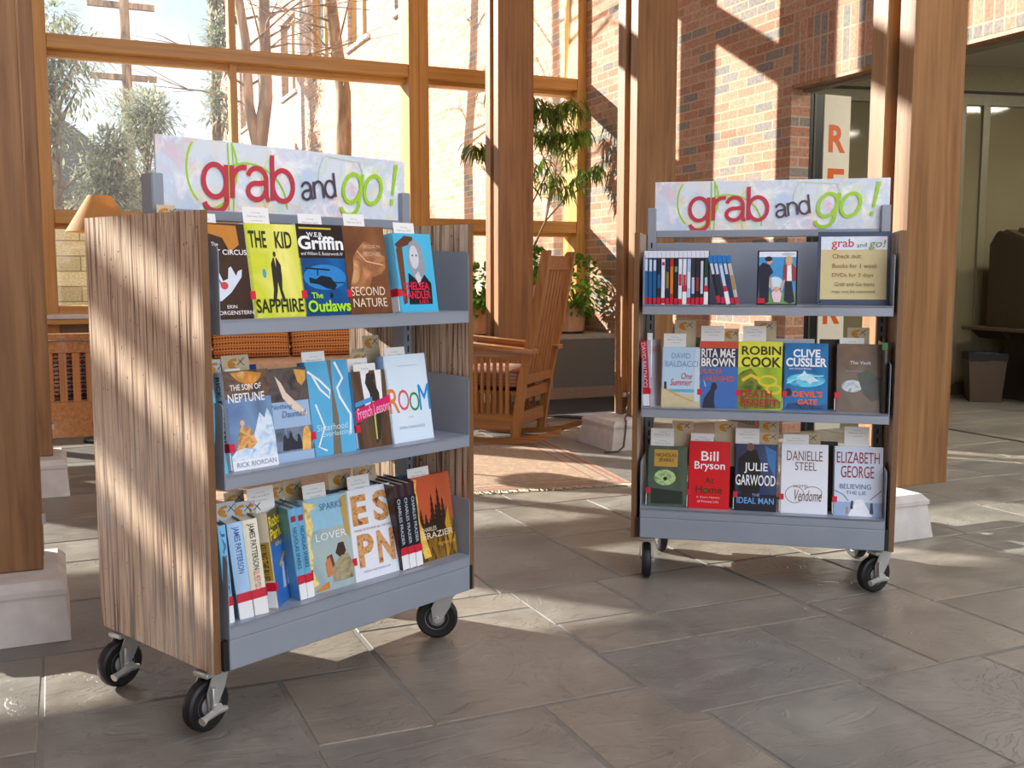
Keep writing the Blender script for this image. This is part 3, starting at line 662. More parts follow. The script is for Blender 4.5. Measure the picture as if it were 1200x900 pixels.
book(1, .084, Z3, .148, .236, .028, CP((74, 44, 30), (120, 76, 48), (170, 112, 72), scale=4), flat(S(84, 50, 36), .3), [
    P(CP((206, 144, 96), (150, 96, 62), (226, 170, 120), scale=14), (.06, .3), (.18, .5), (.2, .64), (.32, .74), (.5, .83), (.66, .8), (.78, .7), (.96, .66), (.94, .52), (.82, .46), (.6, .42), (.5, .3), (.3, .24)), ('l', (226, 180, 140), .003, [(.3, .72), (.5, .6), (.9, .56)]), P((120, 72, 48), (.5, .25), (.62, .42), (.9, .46), (.96, .3), (.8, .1))],
    [('t', (214, 190, 166), 'JACQUELYN', .46, .74, .86, .79), ('t', (214, 190, 166), 'MITCHARD', .46, .66, .86, .71), ('t', (236, 214, 190), 'SECOND', .06, .21, .86, .31, .0), ('t', (236, 214, 190), 'NATURE', .08, .08, .88, .18, .0)],
    'brown book with a bronze face-like swirl on its cover, top shelf of the left cart')
book(1, .262, Z3, .145, .222, .036, CP((60, 176, 220), (86, 190, 226), scale=3), flat(S(110, 190, 226), .3), [
    P((96, 56, 40), (.03, .86), (.3, .97), (.52, .96), (.5, .88), (.1, .8)), P((110, 66, 44), (.05, .8), (.22, .86), (.2, .12), (.1, .1)), P((150, 156, 168), (.32, .62), (.4, .88), (.55, .93), (.72, .84), (.78, .56), (.68, .42), (.45, .42)),
    ('e', (206, 206, 212), .50, .70, .12, .15), P((24, 26, 36), (.24, .1), (.3, .5), (.44, .44), (.56, .36), (.72, .48), (.88, .36), (.86, .1)), P((206, 206, 212), (.46, .46), (.56, .52), (.62, .44), (.56, .32)), ('e', (50, 50, 60), .455, .72, .02, .012), ('e', (50, 50, 60), .555, .72, .02, .012)],
    [('t', (226, 34, 70), 'CHELSEA', .12, .28, .8, .38, .02), ('t', (226, 34, 70), 'HANDLER', .1, .17, .82, .27, .02), ('t', (226, 34, 70), 'LIES', .5, .11, .75, .155, .01)],
    'sky-blue book with a blonde woman on its cover, right end of the top shelf')
# --- left cart, middle shelf
book(1, -.384, Z2, .15, .228, .02, flat(S(60, 150, 196), .3), flat(S(96, 190, 220), .3), None, None, 'thin blue book whose edge shows at the left end of the left cart middle shelf', ang=80, tape=False, off=.25)
book(1, -.303, Z2, .130, .240, .034, CP((70, 96, 140), (120, 150, 190), (60, 70, 90), scale=5), flat(S(196, 204, 210), .3), [
    ('r', CP((60, 48, 46), (120, 96, 80), (70, 60, 60), scale=26), 0, .72, 1, 1), P(CP((236, 170, 70), (200, 130, 60), (250, 214, 140), scale=30), (.15, .98), (.5, .99), (.85, .96), (.78, .9), (.66, .86), (.52, .78), (.46, .86), (.3, .9)), P(CP((150, 190, 230), (226, 238, 250), (180, 206, 236), scale=34), (0, .02), (1, 0), (1, .3), (.96, .5), (.88, .6), (.8, .5), (.7, .56), (.58, .4), (.5, .3), (.36, .22), (.2, .24), (0, .15)), P(CP((190, 120, 60), (236, 180, 110), (120, 80, 60), scale=40), (.12, .2), (.2, .36), (.28, .46), (.36, .40), (.44, .44), (.5, .36), (.58, .26), (.45, .2), (.3, .22)), ('e', (226, 180, 140), .3, .47, .05, .03), ('r', (236, 238, 246), 0, 0, 1, .1)],  # orange polygon paints glare into the cover art colour
    [('t', W_, 'THE SON OF', .12, .80, .8, .86, .01), ('t', W_, 'NEPTUNE', .05, .68, .85, .77, .01), ('t', (130, 150, 180), 'RICK RIORDAN', .08, .03, .95, .08, .01)],
    'blue-grey fantasy book with painted orange glare, white spine label, left cart middle shelf far left', off=.245, spine_ops=spine_txt('RICK RIORDAN', K_))
book(1, -.185, Z2, .142, .236, .03, CP((150, 180, 214), (170, 196, 226), scale=3), flat(S(150, 170, 196), .3), [
    ('r', CP((58, 54, 58), (104, 92, 88), (70, 66, 70), scale=24), 0, .64, 1, 1), ('r', CP((84, 96, 120), (130, 140, 160), (70, 80, 104), scale=22), 0, .1, 1, .36), P(CP((240, 180, 90), (206, 150, 80), scale=30), (.72, .98), (.98, .96), (.96, .86), (.86, .8), (.78, .84)), P((230, 210, 190), (.3, .92), (.42, .84), (.5, .74), (.7, .62), (.92, .5), (.85, .46), (.6, .56), (.42, .68), (.36, .8)), P((46, 50, 62), (.3, .12), (.33, .26), (.38, .3), (.42, .24), (.46, .26), (.5, .33), (.55, .24), (.62, .2), (.66, .29), (.7, .27), (.74, .12)), P(CP((246, 200, 120), (220, 150, 70), scale=40), (.72, .1), (.74, .24), (.8, .34), (.88, .36), (.94, .28), (.9, .1))],
    [('t', (90, 110, 150), 'Nothing', .15, .55, .6, .62, 0, .2), ('t', (90, 110, 150), 'Daunted', .36, .47, .88, .54, 0, .2)],
    'book with dark top and hazy blue mountain scene, left cart middle shelf second from left')
book(1, -.048, Z2, .140, .246, .03, CP((70, 160, 210), (96, 180, 224), (60, 140, 196), scale=3), flat(S(60, 150, 206), .3), [
    P((120, 112, 96), (.52, 1), (.62, 1), (.6, .7), (.66, .4), (.64, 0), (.44, 0), (.52, .4), (.56, .7)), ('l', W_, .006, [(.05, .9), (.3, .8), (.52, .68), (.5, .6), (.3, .7), (.15, .85)]), ('l', W_, .007, [(.7, .98), (.85, .8), (.7, .7), (.74, .6), (.95, .4), (.9, .2)]), ('l', W_, .005, [(.15, .55), (.3, .3), (.12, .1), (.3, .05)])],
    [('t', (206, 230, 240), 'Sisterhood', .12, .26, .85, .33, 0, .1), ('t', (206, 230, 240), 'Everlasting', .22, .18, .92, .25, 0, .1)],
    'sky-blue plastic-wrapped book with a tree trunk, middle of the left cart middle shelf')
book(1, .095, Z2, .128, .210, .034, CP((70, 50, 40), (110, 84, 66), (60, 44, 38), scale=4, stretch=(4, 4, .6)), flat(S(90, 170, 226), .3), [
    P((236, 238, 244), (.26, 1), (.5, 1), (.5, .55), (.3, .5)), P((240, 240, 244), (.66, 1), (.84, 1), (.8, .6), (.68, .62)), P((56, 48, 44), (.42, .96), (.52, .98), (.58, .88), (.72, .7), (.72, .4), (.62, .1), (.5, .05), (.46, .4), (.46, .7), (.36, .84)), ('e', (60, 50, 44), .6, .92, .06, .045), P((190, 190, 90), (.5, .6), (.56, .6), (.54, .1), (.5, .1)), P((214, 34, 110), (.0, .34), (1, .50), (1, .66), (0, .50)), P((80, 150, 214), (.02, .54), (.5, .6), (.5, .66), (.02, .6))],
    [('t', (250, 190, 214), 'French Lessons', .04, .42, .98, .56, 0, .25, 8)],
    'brown book with a pink diagonal band across a silhouette, left cart middle shelf')
book(1, .232, Z2, .160, .246, .034, CP((206, 226, 244), (220, 236, 250), (190, 216, 240), scale=2), flat(S(150, 190, 236), .3), None,
    [('t', (230, 130, 60), 'R', .02, .34, .26, .62, .01), ('t', (226, 86, 96), 'O', .24, .36, .5, .6, .0), ('t', (60, 140, 70), 'O', .5, .34, .74, .56, .0), ('t', (30, 140, 214), 'M', .74, .34, 1.0, .64, .0), ('t', (150, 160, 180), 'A NOVEL', .42, .27, .56, .285), ('t', (150, 160, 180), 'EMMA DONOGHUE', .2, .15, .8, .18), ('t', (160, 170, 190), 'soars with the power of pure love', .3, .86, .78, .88)],
    'pale blue book with crayon-coloured letters, left cart middle shelf far right', tape=False)
# --- left cart, bottom shelf
book(1, -.388, Z1, .15, .244, .02, flat(S(30, 40, 70), .3), flat(S(120, 190, 230), .3), None, None, 'pale blue-spined book half hidden by the end plate, left cart bottom shelf', ang=84, off=.262, spine_ops=spine_txt('JAMES', (60, 90, 150)), tilt=4)
for s_, sc, txt, tc_, lab in ((-.332, (170, 206, 240), 'JAMES PATTERSON', (60, 90, 160), 'dark book with a light blue spine leaning beside a cream-spined one, left cart bottom shelf'),
                              (-.289, (236, 230, 206), 'JAMES PATTERSON', (50, 50, 60), 'dark book with a cream spine and red print, left cart bottom shelf')):
    book(1, s_, Z1, .15, .244, .037, flat(S(24, 28, 44), .25), flat(S(*sc), .3), None, None, lab, ang=74, off=.262, tilt=6, spine_ops=spine_txt(txt, tc_, .48, .96) + ([('t', (200, 50, 40), 'KILL ME IF YOU CAN', .3, .24, .72, .47, 0, 0, 90)] if s_ > -.3 else []))
book(1, -.255, Z1, .150, .244, .038, CP((40, 90, 170), (60, 120, 196), (110, 150, 206), scale=4), flat(S(214, 200, 170), .3), [
    ('r', (110, 96, 70), 0, .66, 1, 1), P((226, 180, 60), (.3, .42), (.75, .58), (.78, .54), (.32, .38)), ('l', (236, 200, 90), .006, [(.76, .56), (.7, .8)]), P((190, 206, 226), (.35, .15), (.4, .42), (.5, .42), (.5, .15)), P((190, 206, 226), (.56, .15), (.58, .36), (.66, .36), (.68, .15))],
    [('t', (250, 222, 40), 'Robert B.', .02, .83, .98, .95, .02), ('t', (250, 222, 40), "Parker's", .02, .70, .95, .82, .02), ('t', (240, 226, 150), 'Killing the Blues', .2, .6, .95, .66)],
    'blue book with yellow lettering turned sideways on the left cart bottom shelf', ang=35, off=.255, tilt=6, spine_ops=[('r', (190, 150, 60), .3, .3, .95, .7)] + spine_txt('KILLING THE BLUES', K_, .3, .68))
for k, s_ in enumerate((-.160, -.137)):
    book(1, s_, Z1, .15, .246, .022, flat(S(96, 160, 200), .3), flat(S(110, 176, 214), .3), None, None, ('first' if k == 0 else 'second') + ' of two matching light blue spines, left cart bottom shelf', ang=82, off=.248, tilt=7, spine_ops=[('r', (150, 30, 50), .2, .86, .8, .92)] + spine_txt('NICHOLAS SPARKS', (40, 70, 110), .35, .8))
book(1, -.062, Z1, .150, .248, .03, CP((120, 150, 160), (170, 190, 190), (196, 180, 130), scale=4), flat(S(170, 200, 220), .3), [
    ('r', (150, 196, 220), .1, .66, .9, 1), P(CP((226, 180, 80), (250, 226, 150), (170, 120, 40), scale=30), (.02, .98), (.3, .93), (.14, .86), (.18, .7), (.08, .55), (.12, .4), (.08, .25), (.18, .1), (.04, .05)), P((190, 160, 90), (.8, .95), (.96, .98), (.97, .5), (.86, .6)), P((70, 50, 40), (.6, .38), (.68, .48), (.8, .48), (.84, .38), (.74, .3)), P((110, 70, 44), (.4, .36), (.52, .38), (.56, .26), (.44, .2)), P((206, 130, 80), (.36, .3), (.46, .36), (.5, .26), (.5, .16), (.38, .14)), P(CP((130, 120, 90), (176, 164, 130), (110, 100, 80), scale=26), (.5, .2), (.58, .28), (.72, .34), (.88, .35), (.98, .2), (.95, .08), (.5, .08)), P((214, 130, 40), (.04, .02), (.4, .1), (.4, .03))],  # gold shapes paint plastic glare into the cover colours
    [('t', (96, 130, 160), 'SPARKS', .35, .86, .85, .93), ('t', (240, 244, 246), 'LOVER', .2, .54, .88, .62, .0)],
    'book with embracing couple and painted gold plastic glare on its cover, left cart bottom shelf', tilt=8)
book(1, .092, Z1, .160, .250, .03, CP((228, 232, 242), (238, 240, 248), scale=2), flat(S(220, 226, 238), .3), [],
    [('t', CP((170, 96, 50), (226, 170, 110), (120, 66, 40), scale=60, coat=0), 'E', .08, .6, .42, .93, .04), ('t', CP((170, 96, 50), (226, 170, 110), (120, 66, 40), scale=60, coat=0), 'S', .56, .6, .92, .94, .04), ('t', CP((170, 96, 50), (226, 170, 110), (120, 66, 40), scale=60, coat=0), 'P', .12, .14, .48, .5, .04), ('t', CP((170, 96, 50), (226, 170, 110), (120, 66, 40), scale=60, coat=0), 'N', .56, .14, .94, .5, .04), ('t', (170, 120, 110), 'THOSE GUYS HAVE ALL THE FUN', .08, .535, .92, .56), ('t', (120, 140, 190), 'INSIDE THE WORLD OF', .2, .08, .8, .1)],
    'white book with four huge photo-filled letters, left cart bottom shelf')
for k, s_ in enumerate((.197, .2235, .250)):
    book(1, s_, Z1, .15, .250, .024, flat(S(70, 28, 36), .25), flat(S(52, 26, 34), .3), None, None, ('leftmost', 'middle', 'rightmost')[k] + ' of three matching dark spines beside the white lettered book, left cart', ang=82, off=.25, tilt=7, spine_ops=[('r', (20, 22, 34), 0, .25, 1, .86)] + spine_txt('CHARLES FRAZIER', (190, 196, 206), .3, .84, .3, .7))
book(1, .330, Z1, .155, .248, .03, CP((206, 80, 60), (196, 90, 56), (150, 80, 40), scale=3), flat(S(150, 50, 50), .3), [
    ('r', CP((70, 50, 22), (150, 110, 40), (60, 44, 20), (190, 140, 50), scale=22, stretch=(2, 1, .5)), 0, 0, 1, .44)] + [P((42 + 6 * (k % 3), 34, 20), *([(cx, hh)] + [q for i in range(1, 7) for q in ((cx + .016 * i + .012, hh - (hh - .28) * i / 7 - .01), (cx + .010 * i, hh - (hh - .28) * i / 7))] + [(cx + .09, .28), (cx - .09, .28)] + [q for i in range(6, 0, -1) for q in ((cx - .010 * i, hh - (hh - .28) * i / 7), (cx - .016 * i - .012, hh - (hh - .28) * i / 7 - .01))])) for k, (cx, hh) in enumerate(((.16, .62), (.28, .56), (.46, .78), (.56, .66), (.63, .85), (.74, .72), (.84, .6), (.38, .5)))] + [P(CP((226, 170, 50), (250, 210, 100), (180, 120, 30), scale=26), (.05, .98), (.13, .97), (.09, .86), (.12, .7), (.10, .5), (.2, .3), (.3, .05), (.12, .04), (.04, .3), (.02, .6)), P((196, 146, 44), (.74, .4), (.86, .6), (.88, .44), (.92, .3), (.82, .12))],
    [('t', (232, 214, 190), 'CHARLES', .1, .345, .5, .395, .0), ('t', (236, 220, 196), 'FRAZIER', .14, .26, .92, .33, .0), ('t', (220, 170, 70), 'Nightwoods', .5, .14, .95, .2, 0, .2)],
    'red and gold book with dark fir trees on its cover, bottom shelf right end', tape=False)
# --- right cart, middle shelf
book(2, -.386, Z2, .15, .236, .026, CP((196, 200, 214), (150, 130, 150), scale=4), flat(S(190, 44, 66), .3), None, [('t', (180, 40, 60), 'DAVID', .2, .8, .9, .9)], 'crimson-spined book turned sideways at the left end of the right cart middle shelf', ang=76, off=.25, tilt=4, spine_ops=spine_txt('DAVID BALDACCI', (240, 200, 206), .3, .97, .2, .8))
book(2, -.281, Z2, .136, .214, .028, CP((170, 200, 226), (190, 214, 232), scale=2), flat(S(206, 214, 220), .3), [
    P((206, 190, 150), (0, 0), (1, 0), (1, .2), (.5, .22), (.2, .3), (0, .34)), ('r', (110, 170, 190), .2, .25, .84, .3), ('l', (190, 160, 100), .004, [(.1, .3), (.4, .2), (.8, .1)]), P((50, 50, 60), (.06, .3), (.06, .42), (.12, .42), (.13, .3)), ('r', (200, 214, 226), .84, .1, .97, .98)],
    [('t', (120, 160, 190), 'DAVID', .24, .81, .72, .9, .0), ('t', (120, 160, 190), 'BALDACCI', .08, .67, .92, .77, .0), ('t', (196, 70, 60), 'One', .5, .47, .78, .57, 0, .3), ('t', (196, 70, 60), 'Summer', .22, .36, .78, .47, 0, .3), ('t', (206, 200, 170), '#1 BESTSELLER', .2, .02, .85, .06)],
    'pale beach-scene book at the left on the right cart middle shelf', tape=False)
book(2, -.152, Z2, .134, .236, .03, CP((50, 100, 170), (60, 116, 190), scale=2), flat(S(60, 90, 150), .3), [
    ('r', (40, 54, 96), 0, .62, 1, .9), ('r', (206, 84, 56), 0, .9, 1, 1), P((40, 50, 66), (.1, .0), (.14, .14), (.3, .28), (.34, .38), (.42, .38), (.46, .36), (.48, .30), (.42, .26), (.40, .1), (.44, 0)), ('l', (150, 190, 226), .004, [(.12, .42), (.18, .32)])],
    [('t', (240, 236, 220), 'RITA MAE', .05, .76, .92, .89, .02), ('t', (240, 236, 220), 'BROWN', .05, .62, .92, .75, .025), ('t', (214, 96, 60), 'MURDER', .05, .51, .6, .585, .01), ('t', (214, 96, 60), 'UNLEASHED', .1, .40, .9, .48, .01)],
    'blue book with an orange top strip and a dog silhouette, right cart middle shelf')
book(2, -.010, Z2, .150, .238, .03, CP((206, 214, 50), (160, 186, 50), (90, 120, 40), scale=5), flat(S(210, 214, 110), .3), [
    ('r', (226, 226, 70), 0, .62, 1, 1), P(CP((40, 50, 26), (120, 140, 40), (60, 76, 30), scale=20), (.0, .5), (.12, .56), (.3, .6), (.44, .5), (.6, .3), (.98, .12), (.98, .02), (0, .0)), ('l', (220, 196, 50), .008, arc(.68, .42, .2, .07, 0, 360)), ('l', (220, 196, 50), .008, arc(.82, .30, .16, .06, 0, 360)), ('l', (226, 190, 50), .012, [(.1, .42), (.3, .5), (.5, .44)])],
    [('t', (60, 50, 20), 'ROBIN', .08, .80, .97, .93, .02), ('t', (60, 50, 20), 'COOK', .08, .62, .97, .77, .025), ('t', (170, 30, 50), 'DEATH', .08, .17, .78, .28, .02), ('t', (170, 30, 50), 'BENEFIT', .08, .04, .92, .15, .02)],
    'yellow-green book with metal rings on its cover, right cart middle shelf')
book(2, .145, Z2, .146, .234, .042, CP((10, 80, 140), (20, 120, 180), (14, 60, 110), scale=5), flat(S(60, 130, 180), .3), [
    ('e', CP((40, 150, 200), (110, 214, 240), (20, 100, 160), scale=22), .5, .45, .44, .1), P((206, 226, 236), (.28, .50), (.42, .55), (.46, .6), (.52, .55), (.62, .52), (.82, .44), (.66, .43), (.6, .40), (.52, .44), (.38, .46)), ('l', (150, 230, 246), .004, [(.06, .4), (.4, .5), (.9, .52)]), P(CP((10, 40, 80), (30, 90, 140), scale=24), (.02, .02), (.98, .02), (.98, .1), (.7, .08), (.4, .12), (.1, .1)), ('e', (20, 40, 70), .1, .27, .08, .06)],
    [('t', W_, 'CLIVE', .2, .79, .82, .91, .03), ('t', W_, 'CUSSLER', .04, .65, .97, .78, .03), ('t', W_, 'and Graham Brown', .12, .61, .62, .635), ('t', (240, 96, 40), "DEVIL'S", .2, .2, .88, .29, .03), ('t', (240, 96, 40), 'GATE', .32, .09, .76, .17, .03)],
    'bright blue sea-adventure book with orange title, right cart middle shelf')
book(2, .318, Z2, .144, .234, .034, CP((84, 72, 62), (120, 104, 90), (70, 70, 66), scale=4), flat(S(60, 50, 44), .3), [
    P(CP((130, 100, 76), (100, 80, 66), scale=12), (0, .95), (.4, .99), (.8, 1), (.86, .86), (.7, .74), (.5, .66), (.3, .6), (.1, .7)), ('e', CP((150, 160, 166), (206, 214, 220), (110, 116, 120), scale=30), .36, .38, .24, .09), P(CP((66, 76, 70), (96, 96, 84), scale=16), (.46, .56), (.7, .62), (1, .5), (1, .2), (.8, .16), (.6, .28)), ('l', (150, 150, 150), .0015, [(.2, .6), (.6, .6)])],
    [('t', (206, 206, 206), 'The Vault', .3, .70, .78, .75, .01)],
    'dim brown book with a small pale title, right end of the middle shelf')
book(2, .409, Z2, .15, .240, .018, flat(S(30, 30, 32), .3), flat(S(44, 40, 38), .3), None, None, 'very thin black spine against the right end plate, right cart middle shelf', ang=88, off=.25, tilt=1, tape=False, spine_ops=[('r', (60, 110, 60), 0, .9, 1, 1)])
# --- right cart, bottom shelf
book(2, -.325, Z1, .140, .218, .028, CP((50, 66, 56), (84, 100, 84), (40, 50, 46), scale=5), flat(S(44, 54, 50), .3), [
    ('r', (190, 150, 70), .16, .66, .76, .94), ('e', CP((120, 160, 90), (190, 216, 150), (80, 110, 70), scale=34), .44, .48, .28, .13), ('e', (30, 40, 30), .45, .46, .05, .03), P((40, 52, 46), (.1, .05), (.9, .05), (.9, .26), (.1, .3))],
    [('t', (90, 66, 30), 'NICHOLAS', .2, .82, .72, .88), ('t', (90, 66, 30), 'SPARKS', .28, .74, .66, .80)],
    'dark green book with an ochre title plate, right cart bottom shelf far left')
book(2, -.177, Z1, .144, .240, .03, CP((206, 20, 34), (220, 28, 40), scale=2), flat(S(200, 20, 36), .3), [('e', (70, 120, 40), .42, .275, .045, .04)],
    [('t', W_, 'Bill', .3, .71, .72, .85, .01), ('t', W_, 'Bryson', .14, .55, .88, .70, .01), ('t', (90, 44, 20), 'At', .4, .37, .62, .47, .01), ('t', (90, 44, 20), 'Home', .18, .23, .82, .34, .01), ('t', (246, 200, 200), 'A Short History', .2, .15, .78, .185), ('t', (246, 200, 200), 'of Private Life', .22, .09, .74, .125)],
    'bright red book with white lettering, right cart bottom shelf')
book(2, -.015, Z1, .144, .236, .03, CP((24, 34, 60), (40, 60, 100), (60, 90, 130), scale=4), flat(S(30, 36, 56), .3), [
    P((24, 22, 24), (.05, .4), (.08, .78), (.3, .9), (.5, .92), (.62, .7), (.6, .3), (.3, .1)), ('e', (120, 84, 64), .36, .955, .09, .06), P((60, 120, 180), (.7, .98), (.98, .9), (.96, .5), (.8, .7)), ('r', (20, 26, 44), 0, 0, 1, .25)],
    [('t', W_, 'JULIE', .22, .56, .78, .72, .01), ('t', W_, 'GARWOOD', .02, .38, .97, .54, .01), ('t', (150, 180, 220), 'THE', .42, .22, .6, .26), ('t', (110, 170, 226), 'IDEAL MAN', .06, .11, .94, .2, .01)],
    'dark navy book with a man in shadow and white lettering, right cart bottom shelf')
book(2, .150, Z1, .158, .242, .034, CP((226, 230, 240), (236, 238, 246), scale=2), flat(S(226, 226, 236), .3), [('l', (150, 120, 96), .0025, arc(.3, .27, .2, .12, 0, 330)), ('l', (150, 120, 96), .0025, arc(.68, .30, .2, .09, -60, 150))],
    [('t', (120, 84, 60), 'DANIELLE', .12, .76, .88, .9), ('t', (120, 84, 60), 'STEEL', .3, .62, .76, .74), ('t', (120, 84, 60), 'HOTEL', .28, .375, .6, .41), ('t', (120, 84, 60), 'Vendome', .3, .18, .88, .34, 0, .3)],
    'white book with brown script lettering, right cart bottom shelf')
book(2, .330, Z1, .160, .240, .036, CP((196, 210, 232), (222, 230, 244), scale=2), flat(S(150, 160, 190), .3), [
    ('r', (150, 176, 214), 0, 0, 1, .2), P((236, 240, 248), (.3, 0), (.8, 0), (.6, .24), (.46, .24)), P((60, 60, 70), (.34, .1), (.36, .22), (.4, .22), (.4, .1)), P((60, 60, 70), (.74, .04), (.76, .2), (.8, .2), (.82, .04)), P((170, 150, 110), (.24, .03), (.26, .13), (.3, .13), (.31, .03)), ('l', (110, 120, 150), .003, [(.02, .36), (.2, .3), (.3, .22)]), ('l', (110, 120, 150), .003, [(.98, .38), (.85, .3), (.75, .24)])],
    [('t', (150, 30, 56), 'ELIZABETH', .05, .76, .93, .92, .0), ('t', (150, 30, 56), 'GEORGE', .14, .55, .82, .72, .0), ('t', (90, 120, 160), 'BELIEVING', .12, .39, .76, .46), ('t', (90, 120, 160), 'THE LIE', .25, .31, .66, .36)],
    'pale wintry book with dark red lettering, right cart bottom shelf far right')
# second-row books whose dark tops show behind the front row
for ci, s_, z, col, lab in ((2, -.12, Z1, (26, 26, 30), 'black book top showing behind the red book, right cart bottom shelf'), (2, .19, Z1, (30, 26, 28), 'black book half hidden behind the white script book, right cart bottom shelf'),
                            (2, .27, Z2, (24, 22, 24), 'black book peeping out left of the dim brown book, right cart'), (2, .10, Z2, (200, 206, 214), 'pale book top behind the bright blue sea book, right cart'),
                            (2, -.24, Z2, (150, 160, 150), 'grey-green book behind the pale beach-scene book, right cart'),
                            (1, -.30, Z2, (30, 60, 130), 'dark blue book top behind the fantasy book, left cart middle shelf'), (1, .06, Z1, (70, 90, 100), 'grey-blue book top behind the white lettered book, left cart'),
                            (1, .22, Z1, (96, 150, 190), 'blue book half hidden behind the red and gold tree book, left cart')):
    book(ci, s_, z, .15, .245, .026, flat(S(*col), .35), flat(S(*col), .35), None, None, lab, off=.175, tilt=8, tape=False, group='second row books behind the face-out ones')
# paper slips sticking out of the books
def slip(ci, kind, s, w_, top, off, label):
    h = .16; m = MB(); body = M['slip'] if kind == 'w' else M['tanslip']
    if kind == 'b': body = flat(S(190, 198, 208), .7, 0, .02)
    m.box(-w_ / 2, w_ / 2, 0, .0006, 0, h, body)
    pl = lambda x, y, l: (x - w_ / 2, -l, y)
    if kind == 'w':
        if w_ > .03: draw(m, [('t', M['ink'], 'Coming', .34, .90, .66, .93), ('t', M['ink'], 'February 2012', .16, .84, .84, .875), ('r', M['ink'], .3, .79, .75, .796)], w_, h, pl, .0002)
    else:
        q = .032 / w_
        draw(m, [('l', M['ochre'], .007, [(.5 + q * .62 * math.cos(R(a)), .86 + .06 * 1.15 * math.sin(R(a))) for a in range(75, 300, 25)]), ('e', M['ochre'], .5 - q * .28, .85, q * .25, .04), ('l', M['darkink'], .002, [(.5 + q * .1, .84), (.5 + q * .8, .95)]), ('l', M['darkink'], .002, [(.5 + q * .3, .93), (.5 + q * .75, .83)])], w_, h, pl, .0002)
    t = 9
    p = CART[ci][0] @ Vector((s, -off - h * math.sin(R(t)), top - h * math.cos(R(t))))
    return m.build('paper_slip', None, label, 'bookmark', 'paper slips tucked behind the books', None, p, (R(-t), 0, CART[ci][1]))
SLIPS = [
 (1,'w',-.389,.054,1.242,.19,'white slip tucked behind the black-brown book with the hand'), (1,'w',-.250,.075,1.263,.19,'tall white slip rising above the yellow-green book'), (1,'w',-.086,.075,1.254,.19,'white slip above the helicopter book'),
 (1,'w',.060,.072,1.260,.19,'white slip above the brown bronze-swirl book'), (1,'w',.241,.078,1.244,.19,'white slip above the sky-blue book with the blonde woman'), (1,'e',-.407,.05,1.267,.05,'slip with an emblem just above the left cart end panel, in front of the sign'),
 (1,'b',-.355,.028,.896,.16,'narrow grey-blue emblem slip at the left end of the left cart middle shelf'), (1,'e',-.300,.078,.903,.16,'tan emblem slip above the fantasy book'), (1,'w',-.327,.043,.873,.19,'small white slip low behind the fantasy book'),
 (1,'w',-.076,.075,.900,.18,'off-white slip above the blue tree-trunk book'), (1,'e',.158,.07,.892,.1,'tan slip leaning behind the pink-banded book, rear one'), (1,'e',.192,.061,.927,.1,'tallest tan slip between the pink-banded book and the pale blue crayon book'),
 (1,'e',.131,.062,.885,.12,'tan emblem slip above the pink-banded book'), (1,'w',.082,.07,.872,.17,'grey-white slip half hidden behind another white slip above the pink-banded book'), (1,'w',.088,.078,.858,.192,'front white slip standing above the pink-banded book'),
 (1,'w',.210,.078,.896,.18,'cream slip above the pale blue crayon-lettered book'),
 (1,'b',-.356,.055,.548,.185,'grey-blue emblem slip above the light blue spine, left cart bottom shelf'), (1,'b',-.310,.037,.542,.188,'grey-blue emblem slip above the cream spine, left cart bottom shelf'), (1,'b',-.281,.022,.539,.186,'narrowest grey-blue emblem slip beside the sideways blue book'),
 (1,'e',-.301,.057,.559,.14,'tan emblem slip showing behind the grey-blue slips, left cart bottom shelf'), (1,'w',-.251,.078,.568,.18,'large cream slip above the sideways blue book with yellow lettering'), (1,'e',-.156,.032,.553,.12,'narrow tan emblem slip above the two light blue spines'),
 (1,'e',-.109,.061,.555,.122,'tan emblem slip left of the cream slip above the embracing couple book'), (1,'w',-.083,.075,.550,.18,'cream slip above the embracing couple book'), (1,'e',.044,.078,.557,.13,'tan emblem slip behind and left of the white lettered book slip'),
 (1,'w',.069,.078,.550,.18,'cream slip above the white book with huge letters'), (1,'e',.144,.085,.558,.12,'tan emblem slip just above the three dark spines'), (1,'w',.297,.085,.539,.18,'bluish white slip above the red and gold tree book'),
 (2,'w',-.395,.018,.892,.2,'tiny white slip above the crimson-spined sideways book'), (2,'w',-.308,.079,.890,.18,'white slip above the pale beach-scene book'), (2,'e',-.273,.076,.937,.15,'tan emblem slip standing tall behind the beach-scene book'),
 (2,'w',-.176,.08,.919,.18,'white slip above the blue book with the dog silhouette'), (2,'e',-.111,.05,.909,.16,'tan emblem slip at the right above the dog silhouette book'), (2,'w',-.031,.079,.920,.18,'white slip above the yellow-green ring book'),
 (2,'e',.005,.076,.937,.15,'tan emblem slip behind the white slip of the ring book'), (2,'e',.319,.073,.917,.15,'tan emblem slip above the dim brown book'), (2,'w',.296,.081,.883,.18,'low white slip on top of the dim brown book'),
 (2,'w',-.349,.083,.543,.16,'upper of two stacked white slips above the dark green book'), (2,'w',-.347,.083,.514,.18,'lower of two stacked white slips above the dark green book'), (2,'e',-.277,.077,.570,.14,'tan emblem slip between the dark green and the red book'),
 (2,'w',-.204,.081,.532,.18,'short white slip above the bright red book'), (2,'e',-.123,.078,.574,.15,'tan emblem slip right above the bright red book'), (2,'w',-.047,.083,.556,.18,'white slip above the dark navy book'),
 (2,'e',.028,.068,.583,.14,'upper tan emblem slip beside the navy book slip'), (2,'e',.028,.068,.543,.16,'lower tan emblem slip beside the navy book slip'), (2,'w',.120,.087,.540,.18,'white slip above the white script book'),
 (2,'e',.166,.078,.543,.15,'tan emblem slip low behind the white script book'), (2,'w',.323,.082,.574,.18,'tall white slip above the pale wintry book')]
for a in SLIPS: slip(*a)

